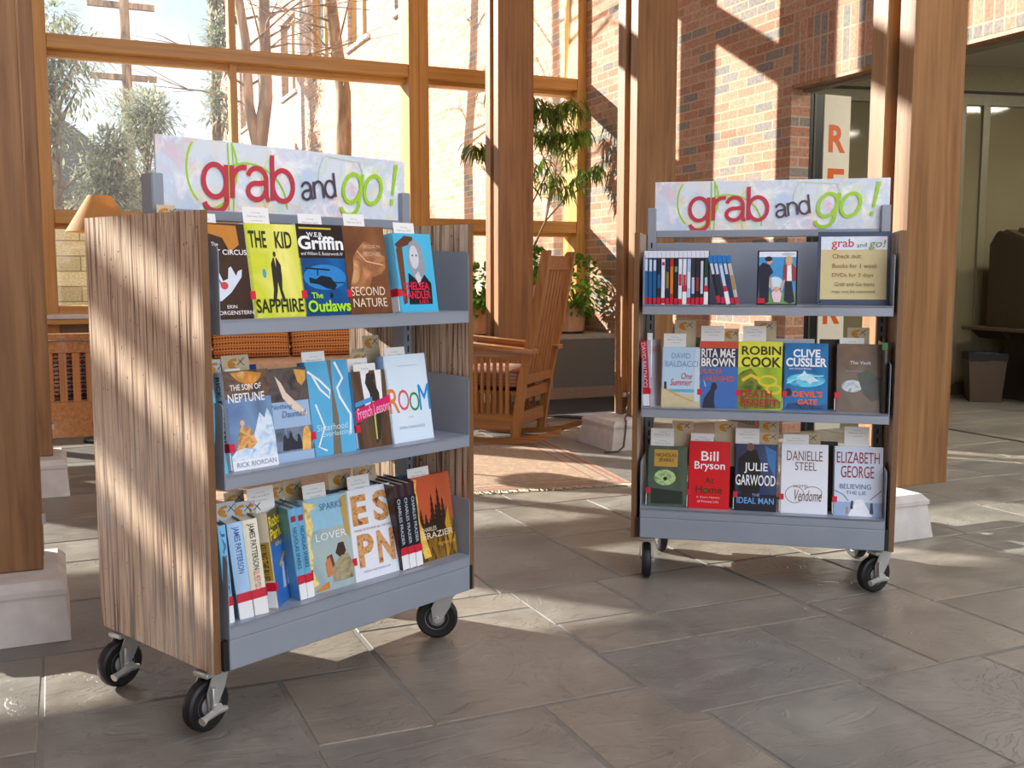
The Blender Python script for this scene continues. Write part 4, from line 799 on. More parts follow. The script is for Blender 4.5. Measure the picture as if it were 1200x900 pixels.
# discs on the right cart's top shelf
def disc_case(s, tilt_side, band, sp, mid, label, red_low=False):
    t, w_, h = .0142, .135, .19
    e = empty('disc_case', place_on(2, s, .225, Z3 + (.002 if tilt_side else 0)), (0, R(tilt_side), CART[2][1]), label=label, cat='disc case', group='disc cases on the right cart top shelf')
    bl = band == 'blue'; hh = .172 if bl else h
    MB().box(-t / 2, t / 2, 0, w_, 0, hh, flat(S(40, 110, 180) if bl else S(34, 34, 40), .3), .0015).build('case', e)
    ops = [('r', (40, 120, 196) if bl else (222, 226, 240), 0, .86, 1, .99), ('r', sp, .06, .0, .9, .84), ('r', mid[0], .16, mid[1], .8, mid[2])]
    draw(MB(), ops, t, hh, lambda x, y, l: (x - t / 2, -l - .0002, y)).build('sleeve', e)
    z0 = .045 if red_low else random.choice((.002, .002, .004, .0))
    m = MB().box(-t / 2 + .0008, t / 2 - .0012, -.0022, -.001, z0, z0 + random.uniform(.019, .026), M['red'])
    if red_low: m.box(-t / 2, t / 2, -.0022, -.001, .001, z0, M['white'])
    m.build('spine_label', e)
W2 = (226, 230, 244)
SPN = [((30, 96, 150), ((206, 214, 230), .62, .84), 'first blue-spined disc case from the left end'), ((30, 96, 150), ((206, 214, 230), .61, .83), 'second blue-spined disc case from the left end'), ((28, 92, 146), ((206, 214, 230), .62, .82), 'third blue-spined disc case from the left end'),
       ((40, 44, 56), ((30, 100, 160), .3, .55), 'dark disc case with a blue middle right of three blue ones'), (W2, ((170, 60, 50), .72, .78), 'white disc case with a small red mark high on its spine'), ((40, 46, 70), ((150, 120, 60), .3, .6), 'navy disc case with gold lettering band'), ((180, 50, 36), ((214, 130, 50), .2, .7), 'orange-red disc case with a yellowish middle'),
       ((36, 40, 44), ((120, 150, 130), .6, .7), 'charcoal disc case right beside the orange-red one'), (W2, ((214, 40, 60), .35, .56), 'white disc case with red lettering, first of two'), (W2, ((214, 40, 60), .3, .55), 'white disc case with red lettering, second of two'), ((176, 200, 232), ((226, 230, 244), .3, .6), 'pale blue disc case'),
       ((50, 50, 70), ((196, 200, 226), .2, .5), 'slate disc case with pale lower half'), ((44, 42, 46), ((150, 60, 50), .25, .5), 'black disc case with a red-brown patch'), ((34, 40, 60), ((196, 204, 224), .2, .8), 'dark disc case with white lettering down the spine'), ((40, 70, 50), ((170, 206, 224), .32, .5), 'green disc case with white patch, last upright one')]
for k, (sp_, mid, lab) in enumerate(SPN): disc_case(-.409 + k * .0149, 0, 'white', sp_, mid, lab, k in (9, 14))
LN = [((40, 34, 36), ((206, 214, 230), .62, .84), 'first leaning blue-topped disc case with dark spine'), ((60, 44, 44), ((206, 214, 230), .62, .84), 'second leaning blue-topped disc case with brown spine'), ((120, 170, 220), ((206, 214, 230), .3, .8), 'third leaning blue-topped disc case with light blue spine'), ((44, 60, 90), ((206, 214, 230), .62, .84), 'fourth leaning blue-topped disc case with navy spine'), ((206, 190, 170), ((190, 130, 50), .3, .6), 'last leaning blue-topped disc case with tan spine')]
for k, (sp_, mid, lab) in enumerate(LN): disc_case(-.154 + k * .0155, -12, 'blue', sp_, mid, lab, k == 2)
# face-out disc
e = empty('disc_case', place_on(2, .040, .215, Z3), (R(-5), 0, CART[2][1]), label='face-out disc case picturing a man, woman and small child, standing alone', cat='disc case')
MB().box(-.0675, .0675, 0, .014, 0, .188, flat(S(30, 30, 36), .25), .002).build('case', e)
skin = (214, 166, 140)
draw(MB(), [('r', (70, 150, 206), .04, .02, .96, .9), ('r', (226, 232, 244), .04, .88, .96, .98), ('e', (190, 196, 206), .76, .93, .16, .03), ('r', (110, 160, 100), .04, .02, .96, .24), ('e', (206, 226, 240), .45, .4, .2, .12),
    P((30, 36, 56), (.04, .7), (.14, .78), (.3, .74), (.4, .6), (.3, .52), (.3, .06), (.2, .02), (.06, .02)), ('e', skin, .3, .80, .07, .06), ('e', (40, 30, 26), .28, .845, .09, .045), P((40, 40, 60), (.68, .08), (.70, .44), (.86, .44), (.94, .06), (.82, .03)), P((150, 60, 70), (.66, .72), (.74, .76), (.86, .76), (.96, .68), (.96, .44), (.66, .44)), P((236, 236, 240), (.74, .74), (.84, .74), (.86, .44), (.74, .44)), ('e', (206, 176, 110), .78, .81, .09, .09), ('e', skin, .77, .80, .055, .06),
    P((236, 200, 206), (.36, .22), (.44, .28), (.56, .28), (.62, .2), (.58, .05), (.42, .05)), ('e', skin, .49, .29, .06, .05), ('l', skin, .006, [(.38, .26), (.33, .5)]), ('l', skin, .006, [(.6, .26), (.68, .46)]), ('r', (206, 30, 50), .02, .03, .2, .12)], .135, .188, lambda x, y, l: (x - .0675, -l - .0003, y)).build('sleeve', e)
# small sign in a holder
e = empty('sign_holder', place_on(2, .292, .20, Z3), (R(-6), 0, CART[2][1]), label='upright sign holder with loan rules at the right end of the right cart top shelf', cat='sign')
MB().box(-.118, .118, 0, .004, 0, .252, flat(S(60, 74, 98), .35), .001).build('backing', e)
MB().box(-.118, -.112, -.10, .002, 0, .004, M['glass']).box(-.108, .108, -.002, -.0005, .02, .235, flat(S(206, 190, 140), .5, 0, .03)).build('notice', e)
draw(MB(), [('r', M['pastel'], .0, .79, 1, 1), ('t', CR, 'grab', .16, .79, .5, .965, .012), ('t', DG, 'and', .54, .83, .69, .90, 0, 0, 6), ('t', (120, 160, 60), 'go!', .72, .79, .98, .95, .01, .2),
    ('t', (150, 96, 70), 'Check out:', .18, .655, .62, .725), ('t', (150, 96, 70), 'Books for 1 week', .18, .50, .86, .57), ('t', (150, 96, 70), 'DVDs for 3 days', .18, .34, .80, .42), ('t', (120, 100, 70), 'Grab and Go items', .22, .21, .82, .275), ('t', (120, 100, 70), 'may not be renewed.', .18, .09, .84, .15)], .216, .215, lambda x, y, l: (x - .108, -.0022 - l, y + .02)).build('lettering', e)

# ------------------------------------------------------------------ rocking chair
def rocking_chair(loc, ang, label):
    e = empty('rocking_chair', loc, (0, 0, ang), label=label, cat='chair')
    hw = .245; lean = .215 / 1.2
    def by(z): return -(z - .1) * lean if z > .42 else -(z - .1) * lean * .8
    for s in (-1, 1):
        x = s * hw
        pts = [(by(z), z) for z in (.05, .42, .8, 1.25)]
        po = [(y - .028, z) for y, z in pts] + [(y + .028, z) for y, z in pts[::-1]]
        MB().prism(po, x - .02, x + .02, M['oak'], 'yz').build('back_post', e)
        MB().box(x - .022, x + .022, .46, .51, .055, .63, M['oak'], .003).build('front_leg', e)
        m = MB(); pa = [(-.30, .10), (-.15, .052), (0, .028), (.2, .012), (.4, .02), (.58, .055)]
        m.prism([(y, z - .012) for y, z in pa] + [(y, z + .026) for y, z in pa[::-1]], x - .021, x + .021, M['oakx'], 'yz').build('rocker_runner', e)
        MB().prism([(-.13, .600), (.56, .655), (.56, .680), (-.13, .625)], x - .05, x + .05, M['oakx'], 'yz').build('armrest', e)
        MB().box(x - .012, x + .012, .0, .48, .10, .20, M['oakx'], .002).build('side_rail', e)
        MB().prism([(-.06, .545), (.48, .59), (.48, .65), (-.06, .605)], x - .012, x + .012, M['oakx'], 'yz').build('side_rail', e)
        for k in range(9):
            y = .05 + k * .044
            MB().box(x - .006, x + .006, y, y + .022, .19, .59, M['oak']).build('side_slat', e)
    for z0, z1 in ((.13, .21), (.30, .37), (.40, .46), (1.13, 1.22)):
        y = by((z0 + z1) / 2); MB().box(-hw + .01, hw - .01, y - .012, y + .012, z0, z1, M['oakx'], .002).build('back_rail', e)
    for k in range(6):
        x = -.15 + k * .06
        MB().prism([(by(.45) - .006, .45), (by(.45) + .006, .45), (by(1.14) + .006, 1.14), (by(1.14) - .006, 1.14)], x - .022, x + .022, M['oak'], 'yz').build('back_slat', e)
    MB().box(-hw, hw, .47, .5, .28, .38, M['oakx'], .002).build('front_rail', e)
    MB().box(-hw + .02, hw - .02, -.04, .49, .33, .35, M['oakx']).build('seat_board', e)
    return e
ra = R(44.38)
rocking_chair((2.852, 6.12, 0), ra, 'oak slat-back rocking chair on the rug between the two carts')
def cushion(name, loc, rot, sx, sy, sz, mat, label, group=None):
    bm = bmesh.new(); bmesh.ops.create_cube(bm, size=1); bmesh.ops.subdivide_edges(bm, edges=bm.edges[:], cuts=5, use_grid_fill=True)
    for v in bm.verts:
        u, w_, q = v.co.x * 2, v.co.y * 2, v.co.z * 2
        # pinch edges, plump middle
        k = (1 - .16 * (abs(w_) ** 4)) ; k2 = (1 - .16 * abs(u) ** 4)
        puff = .45 + .55 * math.sqrt(max(0, (1 - abs(u) ** 3) * (1 - abs(q) ** 3))) if name == 'back_cushion' else .62 + .38 * math.sqrt(max(0, (1 - abs(u) ** 4) * (1 - abs(w_) ** 4)))
        if name == 'back_cushion': v.co = Vector((u * sx / 2 * (1 - .05 * abs(q) ** 2 * 0), w_ * sy / 2 * puff, q * sz / 2 + sz / 2))
        else: v.co = Vector((u * sx / 2, w_ * sy / 2, q * sz / 2 * puff + sz / 2))
    m = MB().bm(bm, mat, True)
    return m.build(name, None, label, 'cushion', group, None, loc, rot, sharp=False)
seatfab = woven('seat_tapestry', S(150, 110, 92), S(120, 80, 66), S(110, 66, 56), (14, 14, 13))
cushion('seat_cushion', (2.852 - .23 * math.sin(ra), 6.12 + .23 * math.cos(ra), .35), (0, 0, ra), .44, .46, .15, seatfab, 'faded rose seat cushion on the rocking chair')

# ------------------------------------------------------------------ rug
def rug():
    ang = R(-8); x0, y0 = 2.735, 4.60
    m_, nt, b = base_mat('oriental_pile'); b.inputs['Roughness'].default_value = .95
    tc = N(nt, 'ShaderNodeTexCoord')
    vo = N(nt, 'ShaderNodeTexVoronoi', Scale=26.0); nt.links.new(tc.outputs['Object'], vo.inputs['Vector'])
    r = ramp(nt, [(.1, S(118, 76, 66)), (.3, S(160, 132, 106)), (.5, S(112, 104, 104)), (.7, S(172, 148, 120))]); nt.links.new(vo.outputs['Distance'], r.inputs['Fac'])
    no = N(nt, 'ShaderNodeTexNoise', Scale=60.0); nt.links.new(tc.outputs['Object'], no.inputs['Vector'])
    mx = N(nt, 'ShaderNodeMix', data_type='RGBA'); mx.inputs[7].default_value = S(176, 142, 112); nt.links.new(no.outputs['Fac'], mx.inputs[0]); nt.links.new(r.outputs['Color'], mx.inputs[6])
    nt.links.new(mx.outputs[2], b.inputs['Base Color'])
    W, H = 2.6, 1.55; e = empty('rug', (x0, y0, 0), (0, 0, ang), label='worn fringed oriental rug under the rocking chair', cat='rug')
    MB().box(-W, 0, 0, H, .0005, .009, m_).build('pile', e)
    bm_ = MB()
    for k, (c, d0, d1) in enumerate((((150, 100, 88), .02, .045), ((120, 108, 106), .07, .085), ((128, 96, 84), .15, .16))):
        z = .0094 + k * .0002
        for a in ((-W + d0, -d0, d0, d1), (-W + d0, -d0, H - d1, H - d0), (-W + d0, -W + d1, d1, H - d1), (-d1, -d0, d1, H - d1)):
            bm_.add([(a[0], a[2], z), (a[1], a[2], z), (a[1], a[3], z), (a[0], a[3], z)], [(0, 1, 2, 3)], flat(S(*c), .95, 0, .3, 90))
    bm_.build('border_pattern', e)
    fr = MB()
    for yy, d in ((0, -1), (H, 1)):
        x = -W
        while x < 0:
            l = random.uniform(.03, .06); fr.tube([(x, yy, .005), (x + random.uniform(-.01, .01), yy + d * l * .6, .005), (x + random.uniform(-.015, .015), yy + d * l, .003)], .0028, flat(S(206, 190, 160), .95), 4, False); x += .009
    fr.build('fringe', e, kind='stuff')
rug()
# dark door mat
MB().prism([(3.35, 7.95), (4.55, 7.95), (4.55, 7.3), (3.95, 6.75), (3.7, 6.75), (3.35, 7.2)], .001, .012, flat(S(62, 64, 68), .95, 0, .2, 200), 'xy').build('floor_mat', label='dark grey floor mat in front of the plant bench', cat='mat')

# ------------------------------------------------------------------ planter bench in the corner
e = empty('bench', (3.7, 8.06, 0), label='low grey bench with a stone-like top under the corner window', cat='bench')
MB().box(-1.15, .9, -.005, .56, .525, .57, M['slab'], .006).build('bench_top', e)
f = MB().box(-1.13, .9, .0, .55, .10, .525, M['greyfab']); f.build('body', e)
for x in (-.6, .27): MB().box(x - .012, x + .012, -.006, .0, .10, .525, flat(S(150, 144, 130), .6)).build('trim_strip', e)
MB().box(-1.13, .9, .0, .5, 0, .10, M['tanbase']).build('kick_board', e)
def leaf_blade(mb, p, d, l, w_, mat, droop):
    d = d.normalized(); side = d.cross(Vector((0, 0, 1)));
    if side.length < .05: side = Vector((1, 0, 0))
    side.normalize(); pts = []; q = p.copy(); dd = d.copy(); n = 4
    L = []
    for i in range(n + 1):
        ww = w_ * math.sin(PI * (i / n * .92 + .06)); L.append((q - side * ww, q + side * ww))
        dd = (dd + Vector((0, 0, -droop))).normalized(); q = q + dd * l / n
    vs = [v for pr in L for v in pr]
    mb.add(vs, [(2 * i, 2 * i + 1, 2 * i + 3, 2 * i + 2) for i in range(n)], mat)
def pot(name, x, y, r, h, label):
    e = empty('potted_plant', (x, y, .57), label=label, cat='plant')
    MB().lathe([(r * .92, 0.0), (r * .92, .02)], M['black'], 28).build('saucer', e)
    MB().lathe([(r * .9, .02), (r, h * .5), (r * 1.02, h), (r * .94, h), (r * .92, h - .03)], M['potw'], 28, None, False).build('pot', e)
    MB().lathe([(r * .93, h - .04), (0.001, h - .03)], M['soil'], 20, None, False).build('soil', e)
    return e
def bushy(e, cx, cy, z0, rx, rz, n, mat, l=.07, w_=.02, droop=.25, seed=1):
    rnd = random.Random(seed); mb = MB(); st = MB()
    for k in range(12):
        a = rnd.uniform(0, 2 * PI); st.tube([(cx, cy, z0 - rz * .7), (cx + .5 * rx * math.cos(a), cy + .5 * rx * math.sin(a), z0 - .1 * rz), (cx + rx * .85 * math.cos(a), cy + rx * .85 * math.sin(a), z0 + rz * rnd.uniform(-.2, .6))], [.006, .004, .002], M['leafB'], 5)
    st.build('stems', e)
    for k in range(n):
        a = rnd.uniform(0, 2 * PI); t = rnd.uniform(-1, 1); r_ = (1 - t * t) ** .5 * rnd.uniform(.4, 1) ** .5
        p = Vector((cx + rx * r_ * math.cos(a), cy + rx * r_ * math.sin(a), z0 + rz * t))
        d = Vector((math.cos(a) * r_ + rnd.uniform(-.5, .5), math.sin(a) * r_ + rnd.uniform(-.5, .5), t * .5 + rnd.uniform(-.3, .4)))
        leaf_blade(mb, p, d, l * rnd.uniform(.7, 1.3), w_ * rnd.uniform(.7, 1.2), mat, droop)
    for v in mb.v: v.x = min(v.x, .32)
    mb.build('foliage', e)
e = pot('p', 4.26, 8.30, .15, .27, 'bushy green plant in a wood-look pot at the right end of the bench')
bushy(e, .06, -.03, .42, .25, .26, 620, M['leafB'], .08, .018, .2, 3)
e = pot('p', 3.36, 8.28, .13, .24, 'leafy plant in a small pot left of the far post, on the bench')
bushy(e, 0, 0, .38, .19, .2, 380, M['leafB'], .08, .02, .25, 5)
e = pot('p', 3.86, 8.32, .17, .45, 'tall slender tree with drooping willow-like leaves in a wood-look pot')
bushy(e, .08, -.04, .58, .17, .13, 240, M['leafB'], .09, .03, .25, 9)
def tall_tree(e):
    rnd = random.Random(21); st = MB(); lf = MB()
    stems = [[(0, 0, .4), (.0, 0, .75), (.02, .02, 1.1), (-.02, 0, 1.45), (-.08, .02, 1.75)], [(0, 0, .4), (.03, 0, .72), (.16, -.02, 1.0), (.26, .0, 1.35), (.3, 0, 1.7)], [(.16, -.02, 1.0), (.24, .05, 1.3), (.42, .05, 1.55), (.5, .05, 1.62)], [(.02, .02, 1.1), (-.12, -.02, 1.3), (-.3, 0, 1.45), (-.42, 0, 1.42)], [(.26, 0, 1.35), (.12, 0, 1.62), (.05, 0, 1.86)], [(.3, 0, 1.7), (.42, .02, 1.84)], [(-.08, .02, 1.75), (-.2, 0, 1.84)], [(.02, .02, 1.1), (.2, -.05, 1.5), (.2, -.05, 1.8)], [(.16, -.02, 1.0), (.36, -.04, 1.22), (.56, -.03, 1.32)], [(-.02, 0, 1.45), (.08, .1, 1.7), (.12, .15, 1.85)]]
    for s in stems:
        n = len(s); st.tube([Vector(p) for p in s], [.014 * (1 - .7 * i / (n - 1)) if s[0][2] < .5 else .008 * (1 - .6 * i / (n - 1)) for i in range(n)], M['bark'], 7)
        for i in range(1, n):
            a, b = Vector(s[i - 1]), Vector(s[i])
            if b.z < 1.15: continue
            for k in range(9 if i == n - 1 else 4):
                p = a.lerp(b, rnd.uniform(.3, 1)); a_ = rnd.uniform(0, 2 * PI); tw = Vector((math.cos(a_), math.sin(a_), rnd.uniform(.1, .8))).normalized() * rnd.uniform(.06, .16)
                q = p + tw; st.tube([p, (p + q) / 2 + Vector((0, 0, .01)), q], [.003, .0025, .0015], M['bark'], 4, False)
                for j in range(9):
                    a2 = rnd.uniform(0, 2 * PI); d = Vector((math.cos(a2), math.sin(a2), rnd.uniform(-.3, .5)))
                    leaf_blade(lf, p.lerp(q, rnd.uniform(.4, 1)), d, rnd.uniform(.13, .22), rnd.uniform(.006, .010), M['leafA'], rnd.uniform(.35, .7))
    for v in lf.v + st.v: v.x = min(v.x, .60)
    st.build('stems', e, sharp=False); lf.build('crown', e)
tall_tree(e)
for o_ in e.children:
    if o_.name.startswith('crown') or o_.data.name == 'stems' and o_.dimensions.z > 1.2: o_.scale = (1.16, 1.1, 1.12)

# ------------------------------------------------------------------ settle, chair and lamp behind the left cart
kil = woven('kilim', S(222, 160, 92), S(176, 84, 36), S(140, 66, 34), (15, 15, 15))
e = empty('settle', (1.36, 7.86, 0), label='long wooden settle by the window seen through the left cart', cat='sofa')
MB().box(-.92, .92, -.36, .34, .30, .40, M['oakx'], .004).build('seat_frame', e)
for sx in (-.95, .89):
    MB().box(sx, sx + .06, -.38, -.32, 0, .72, M['oak'], .003).build('leg', e); MB().box(sx, sx + .06, .30, .36, 0, .74, M['oak'], .003).build('leg', e)
    MB().box(sx - .02, sx + .08, -.42, .38, .72, .745, M['oakx'], .003).build('armrest', e)
MB().box(-.9, .9, .31, .35, .62, .72, M['oakx'], .003).build('back_rail', e)
for k in range(14): MB().box(-.84 + k * .125, -.80 + k * .125, .32, .34, .4, .64, M['oak']).build('back_slat', e)
MB().box(-.9, .9, -.36, .30, .40, .46, flat(S(214, 176, 140), .9, 0, .1), .015, None, 2).build('seat_pad', e)
for k, n in enumerate(('leftmost', 'middle', 'rightmost')):
    cushion('back_cushion', (.77 + k * .595, 8.02, .46), (R(-12), 0, 0), .57, .18, .32, kil, n + ' of three orange woven cushions on the settle behind the left cart', 'woven cushions on the settle')
# slat-back armchair seen from behind
e = empty('armchair', (.30, 6.35, 0), label='low slat-back oak armchair between the far left post and the left cart', cat='chair')
MB().box(-.46, .46, -.05, .05, .735, .765, M['oakx'], .003).build('top_cap', e)
MB().box(-.44, .44, -.02, .02, .655, .725, M['oakx'], .003).build('back_rail', e)
MB().box(-.44, .44, -.02, .02, .17, .375, M['oakx'], .003).build('back_rail', e)
for k in range(13): MB().box(-.44 + k * .0705, -.40 + k * .0705, -.011, .011, .37, .66, M['oak']).build('back_slat', e)
for sx in (-.48, .44):
    MB().box(sx, sx + .04, -.03, .03, .0, .735, M['oak'], .003).build('leg', e); MB().box(sx, sx + .04, .56, .62, 0, .735, M['oak'], .003).build('leg', e)
    MB().box(sx - .03, sx + .07, .05, .66, .735, .765, M['oakx'], .003).build('armrest', e)
MB().box(-.44, .44, .0, .6, .30, .36, M['oakx']).build('seat_frame', e)
strp = woven('stripe_weave', S(150, 140, 136), S(30, 26, 28), S(120, 40, 44), (10, 10, 13))
cushion('back_cushion', (.30, 6.47, .37), (R(-8), 0, 0), .84, .16, .36, strp, 'dark striped woven cushion inside the slat-back armchair')
# cloth on the window sill
bm = bmesh.new(); bmesh.ops.create_grid(bm, x_segments=24, y_segments=6, size=1)
for v in bm.verts:
    x, y = v.co.x, v.co.y
    v.co = Vector((x * .55, y * .12, .028 + .018 * math.sin(x * 9) * (1 - y * y) + .012 * math.cos(y * 5 + x * 4)))
g = bmesh.ops.extrude_face_region(bm, geom=bm.faces[:]); 
for v in [q for q in g['geom'] if isinstance(q, bmesh.types.BMVert)]: v.co.z = .002
MB().bm(bm, flat(S(226, 222, 224), .9, 0, .05), True).build('folded_cloth', None, 'crumpled white cloth lying along the window sill at far left', 'cloth', None, None, (.32, 8.72, .757))
# lamp
e = empty('floor_lamp', (.29, 7.25, 0), label='lamp with a tan cone shade in front of the left window', cat='lamp')
MB().lathe([(.16, 0), (.16, .02), (.03, .035)], M['black'], 28).build('base', e)
MB().lathe([(.012, .03), (.012, 1.40)], flat(S(110, 84, 50), .3, .7), 12).build('pole', e)
sh, nts, bs = base_mat('lamp_shade_card'); bs.inputs['Base Color'].default_value = S(206, 158, 98); bs.inputs['Roughness'].default_value = .8
no = N(nts, 'ShaderNodeTexNoise', Scale=60.0); rr = ramp(nts, [(.3, S(196, 148, 90)), (.7, S(216, 168, 106))]); nts.links.new(no.outputs['Fac'], rr.inputs['Fac']); nts.links.new(rr.outputs['Color'], bs.inputs['Base Color'])
tr = N(nts, 'ShaderNodeBsdfTranslucent'); tr.inputs['Color'].default_value = S(230, 186, 120); mxs = N(nts, 'ShaderNodeMixShader'); mxs.inputs[0].default_value = .3
nts.links.new(bs.outputs[0], mxs.inputs[1]); nts.links.new(tr.outputs[0], mxs.inputs[2]); nts.links.new(mxs.outputs[0], nts.nodes['Material Output'].inputs[0])
MB().lathe([(.215, 1.375), (.072, 1.61), (.07, 1.608), (.212, 1.375)], sh, 40, None, False).build('lamp_shade', e)
MB().lathe([(.0, 1.44), (.022, 1.45), (.032, 1.48), (.022, 1.51), (.0, 1.53)], emit((1, .78, .45, 1), 6), 16, None, False).build('bulb', e)

# ------------------------------------------------------------------ hall beyond the opening
wl_ = flat(S(150, 140, 110), .8, 0, .04); cl_ = flat(S(190, 186, 170), .8, 0, .02)
MB().box(4.76, 10.5, -1.5, 8.0, 2.95, 3.1, cl_).build('ceiling', kind='structure')
MB().box(10.5, 10.7, -1.5, 8.0, -.1, 3.1, wl_).build('wall_far', kind='structure')
MB().box(4.761, 10.5, 7.75, 7.9, -.1, 3.1, wl_).build('wall_hall', kind='structure')
MB().box(4.76, 10.5, -1.65, -1.5, -.1, 3.1, wl_).build('wall_front', kind='structure')
# glazed partition, running slightly askew
pa = math.atan2(6.30 - 7.42, 10.2 - 5.1); Lp = math.hypot(5.1, 1.12)
e = empty('door_1', (5.1, 7.42, 0), (0, 0, pa), kind='structure')
alu = flat(S(132, 126, 104), .4, .2); pg = flat(S(128, 120, 94), .06, 0, .05, 2)
MB().box(0, Lp, -.03, .03, 2.72, 2.95, flat(S(148, 140, 112), .8)).box(0, Lp, -.035, .035, 2.70, 2.725, flat(S(60, 58, 48), .6)).build('header', e)
MB().box(0, Lp, -.03, .03, 0, .12, flat(S(80, 70, 54), .6)).build('kick_plate', e)
xs = [0.1, .75, 1.62, 2.42, 2.66, 3.6, 4.5, Lp - .05]
for x in xs: MB().box(x - .035, x + .035, -.035, .035, .1, 2.7, alu, .003).build('door_frame', e)
MB().box(0, Lp, -.034, .034, 2.60, 2.70, alu, .003).build('door_frame', e)
for a, b in zip(xs, xs[1:]): MB().box(a + .03, b - .03, -.008, .008, .12, 2.6, pg).build('glass_pane', e)
for k, (x, y) in enumerate(((6.2, 4.6), (8.3, 4.6), (7.3, 2.6))):
    e = empty('ceiling_light', (x, y, 2.93), label=('flat ceiling light panel nearest the return sign', 'flat ceiling light panel above the dark kiosk', 'flat ceiling light panel nearest the front of the hall')[k], cat='light', group='ceiling light panels')
    MB().box(-.6, .6, -.15, .15, -.005, .02, M['white']).build('frame', e); MB().box(-.57, .57, -.13, .13, -.012, -.005, emit((1, .93, .78, 1), 22.0)).build('diffuser', e)
MB().box(4.765, 4.885, 5.695, 5.80, 0, 2.33, M['black'], .004).box(4.80, 4.815, 5.69, 5.696, 0, 2.33, flat(S(70, 66, 60), .4)).build('door_2', kind='structure')
e = empty('return_sign', (5.0, 5.70, 0), label='tall white sign board with RETURN in stacked orange letters', cat='sign')
MB().box(-.112, .118, -.006, .03, 0, 2.33, flat(S(214, 208, 190), .5, 0, .02)).build('sign_board', e)
lt = MB()
for i, ch in enumerate('RETURN'):
    z1 = 2.13 - i * .2975
    draw(lt, [('t', (206, 92, 34), ch, 0, 0, 1, 1, .035)], .15, .188, lambda x, y, l, z1=z1: (-.07 + x, -.0065 - l, z1 - .188 + y))
lt.build('lettering', e, label='stacked orange capital letters')
# kiosk
dk = flat(S(58, 46, 34), .45, 0, .08); dk2 = flat(S(82, 68, 50), .5, 0, .06)
e = empty('kiosk', (7.45, 6.10, 0), (0, 0, R(-6)), label='dark brown kiosk with a sloping hood and a shelf at the right edge', cat='kiosk')
MB().box(.20, .66, -.45, .44, 0, .60, dk, .006).build('cabinet', e)
MB().box(-.12, .66, -.55, .62, .615, .645, dk2, .004).build('shelf', e)
MB().prism([(.02, .60), (.62, .60), (.62, .615), (.02, .615)], -.4, .4, dk).prism([(-.08, .615), (.02, .54), (.02, .615)], .2, .55, dk).build('shelf_bracket', e)
MB().prism([(.45, .645), (.45, 1.36), (.38, 1.46), (.34, 1.475), (.1, 1.40), (-.15, 1.28), (-.32, 1.14), (-.45, 1.06), (-.45, .645)], .0, .62, dk, 'yz').build('hood', e)
MB().prism([(.33, 1.478), (.3, 1.487), (.05, 1.40), (-.2, 1.262), (-.16, 1.28), (.1, 1.402)], .03, .60, dk2, 'yz').box(.1, .5, -.05, .25, 1.40, 1.50, dk2, .01).build('top_panel', e)
e = empty('waste_bin', (7.40, 6.46, 0), (0, 0, R(-38)), label='brown square waste bin with a black liner under the kiosk shelf', cat='bin')
def frus(a, b, h, mat): return MB().add([(x * a, y * a, 0.0) for x, y in ((-1, -1), (1, -1), (1, 1), (-1, 1))] + [(x * b, y * b, h) for x, y in ((-1, -1), (1, -1), (1, 1), (-1, 1))], [(3, 2, 1, 0), (0, 1, 5, 4), (1, 2, 6, 5), (2, 3, 7, 6), (3, 0, 4, 7)], mat)
frus(.125, .155, .42, flat(S(74, 54, 34), .4)).build('bin_body', e)
ln = MB(); rnd = random.Random(4); n = 40; ring = []
for lvl, (rr_, z) in enumerate(((.158, .36), (.160, .425), (.150, .432), (.142, .36))):
    for k in range(n):
        t = k / n * 4; q = int(t); f_ = t - q; c4 = [(-1, -1), (1, -1), (1, 1), (-1, 1)]; a, b = c4[q], c4[(q + 1) % 4]
        ring.append(((a[0] + (b[0] - a[0]) * f_) * rr_, (a[1] + (b[1] - a[1]) * f_) * rr_, z + rnd.uniform(-.008, .008) * (lvl in (0, 1, 2))))
ln.add(ring, [(i * n + k, i * n + (k + 1) % n, (i + 1) * n + (k + 1) % n, (i + 1) * n + k) for i in range(3) for k in range(n)], flat(S(14, 13, 13), .6)); ln.build('liner', e)
MB().box(7.2, 8.8, 4.6, 5.75, .001, .012, flat(S(62, 58, 54), .95, 0, .2, 200)).build('floor_mat', label='dark floor mat beyond the right post in front of the kiosk', cat='mat')
MB().box(5.78, 5.81, -1.5, 7.3, -.001, .004, flat(S(60, 54, 48), .6)).build('trim_3', kind='structure')

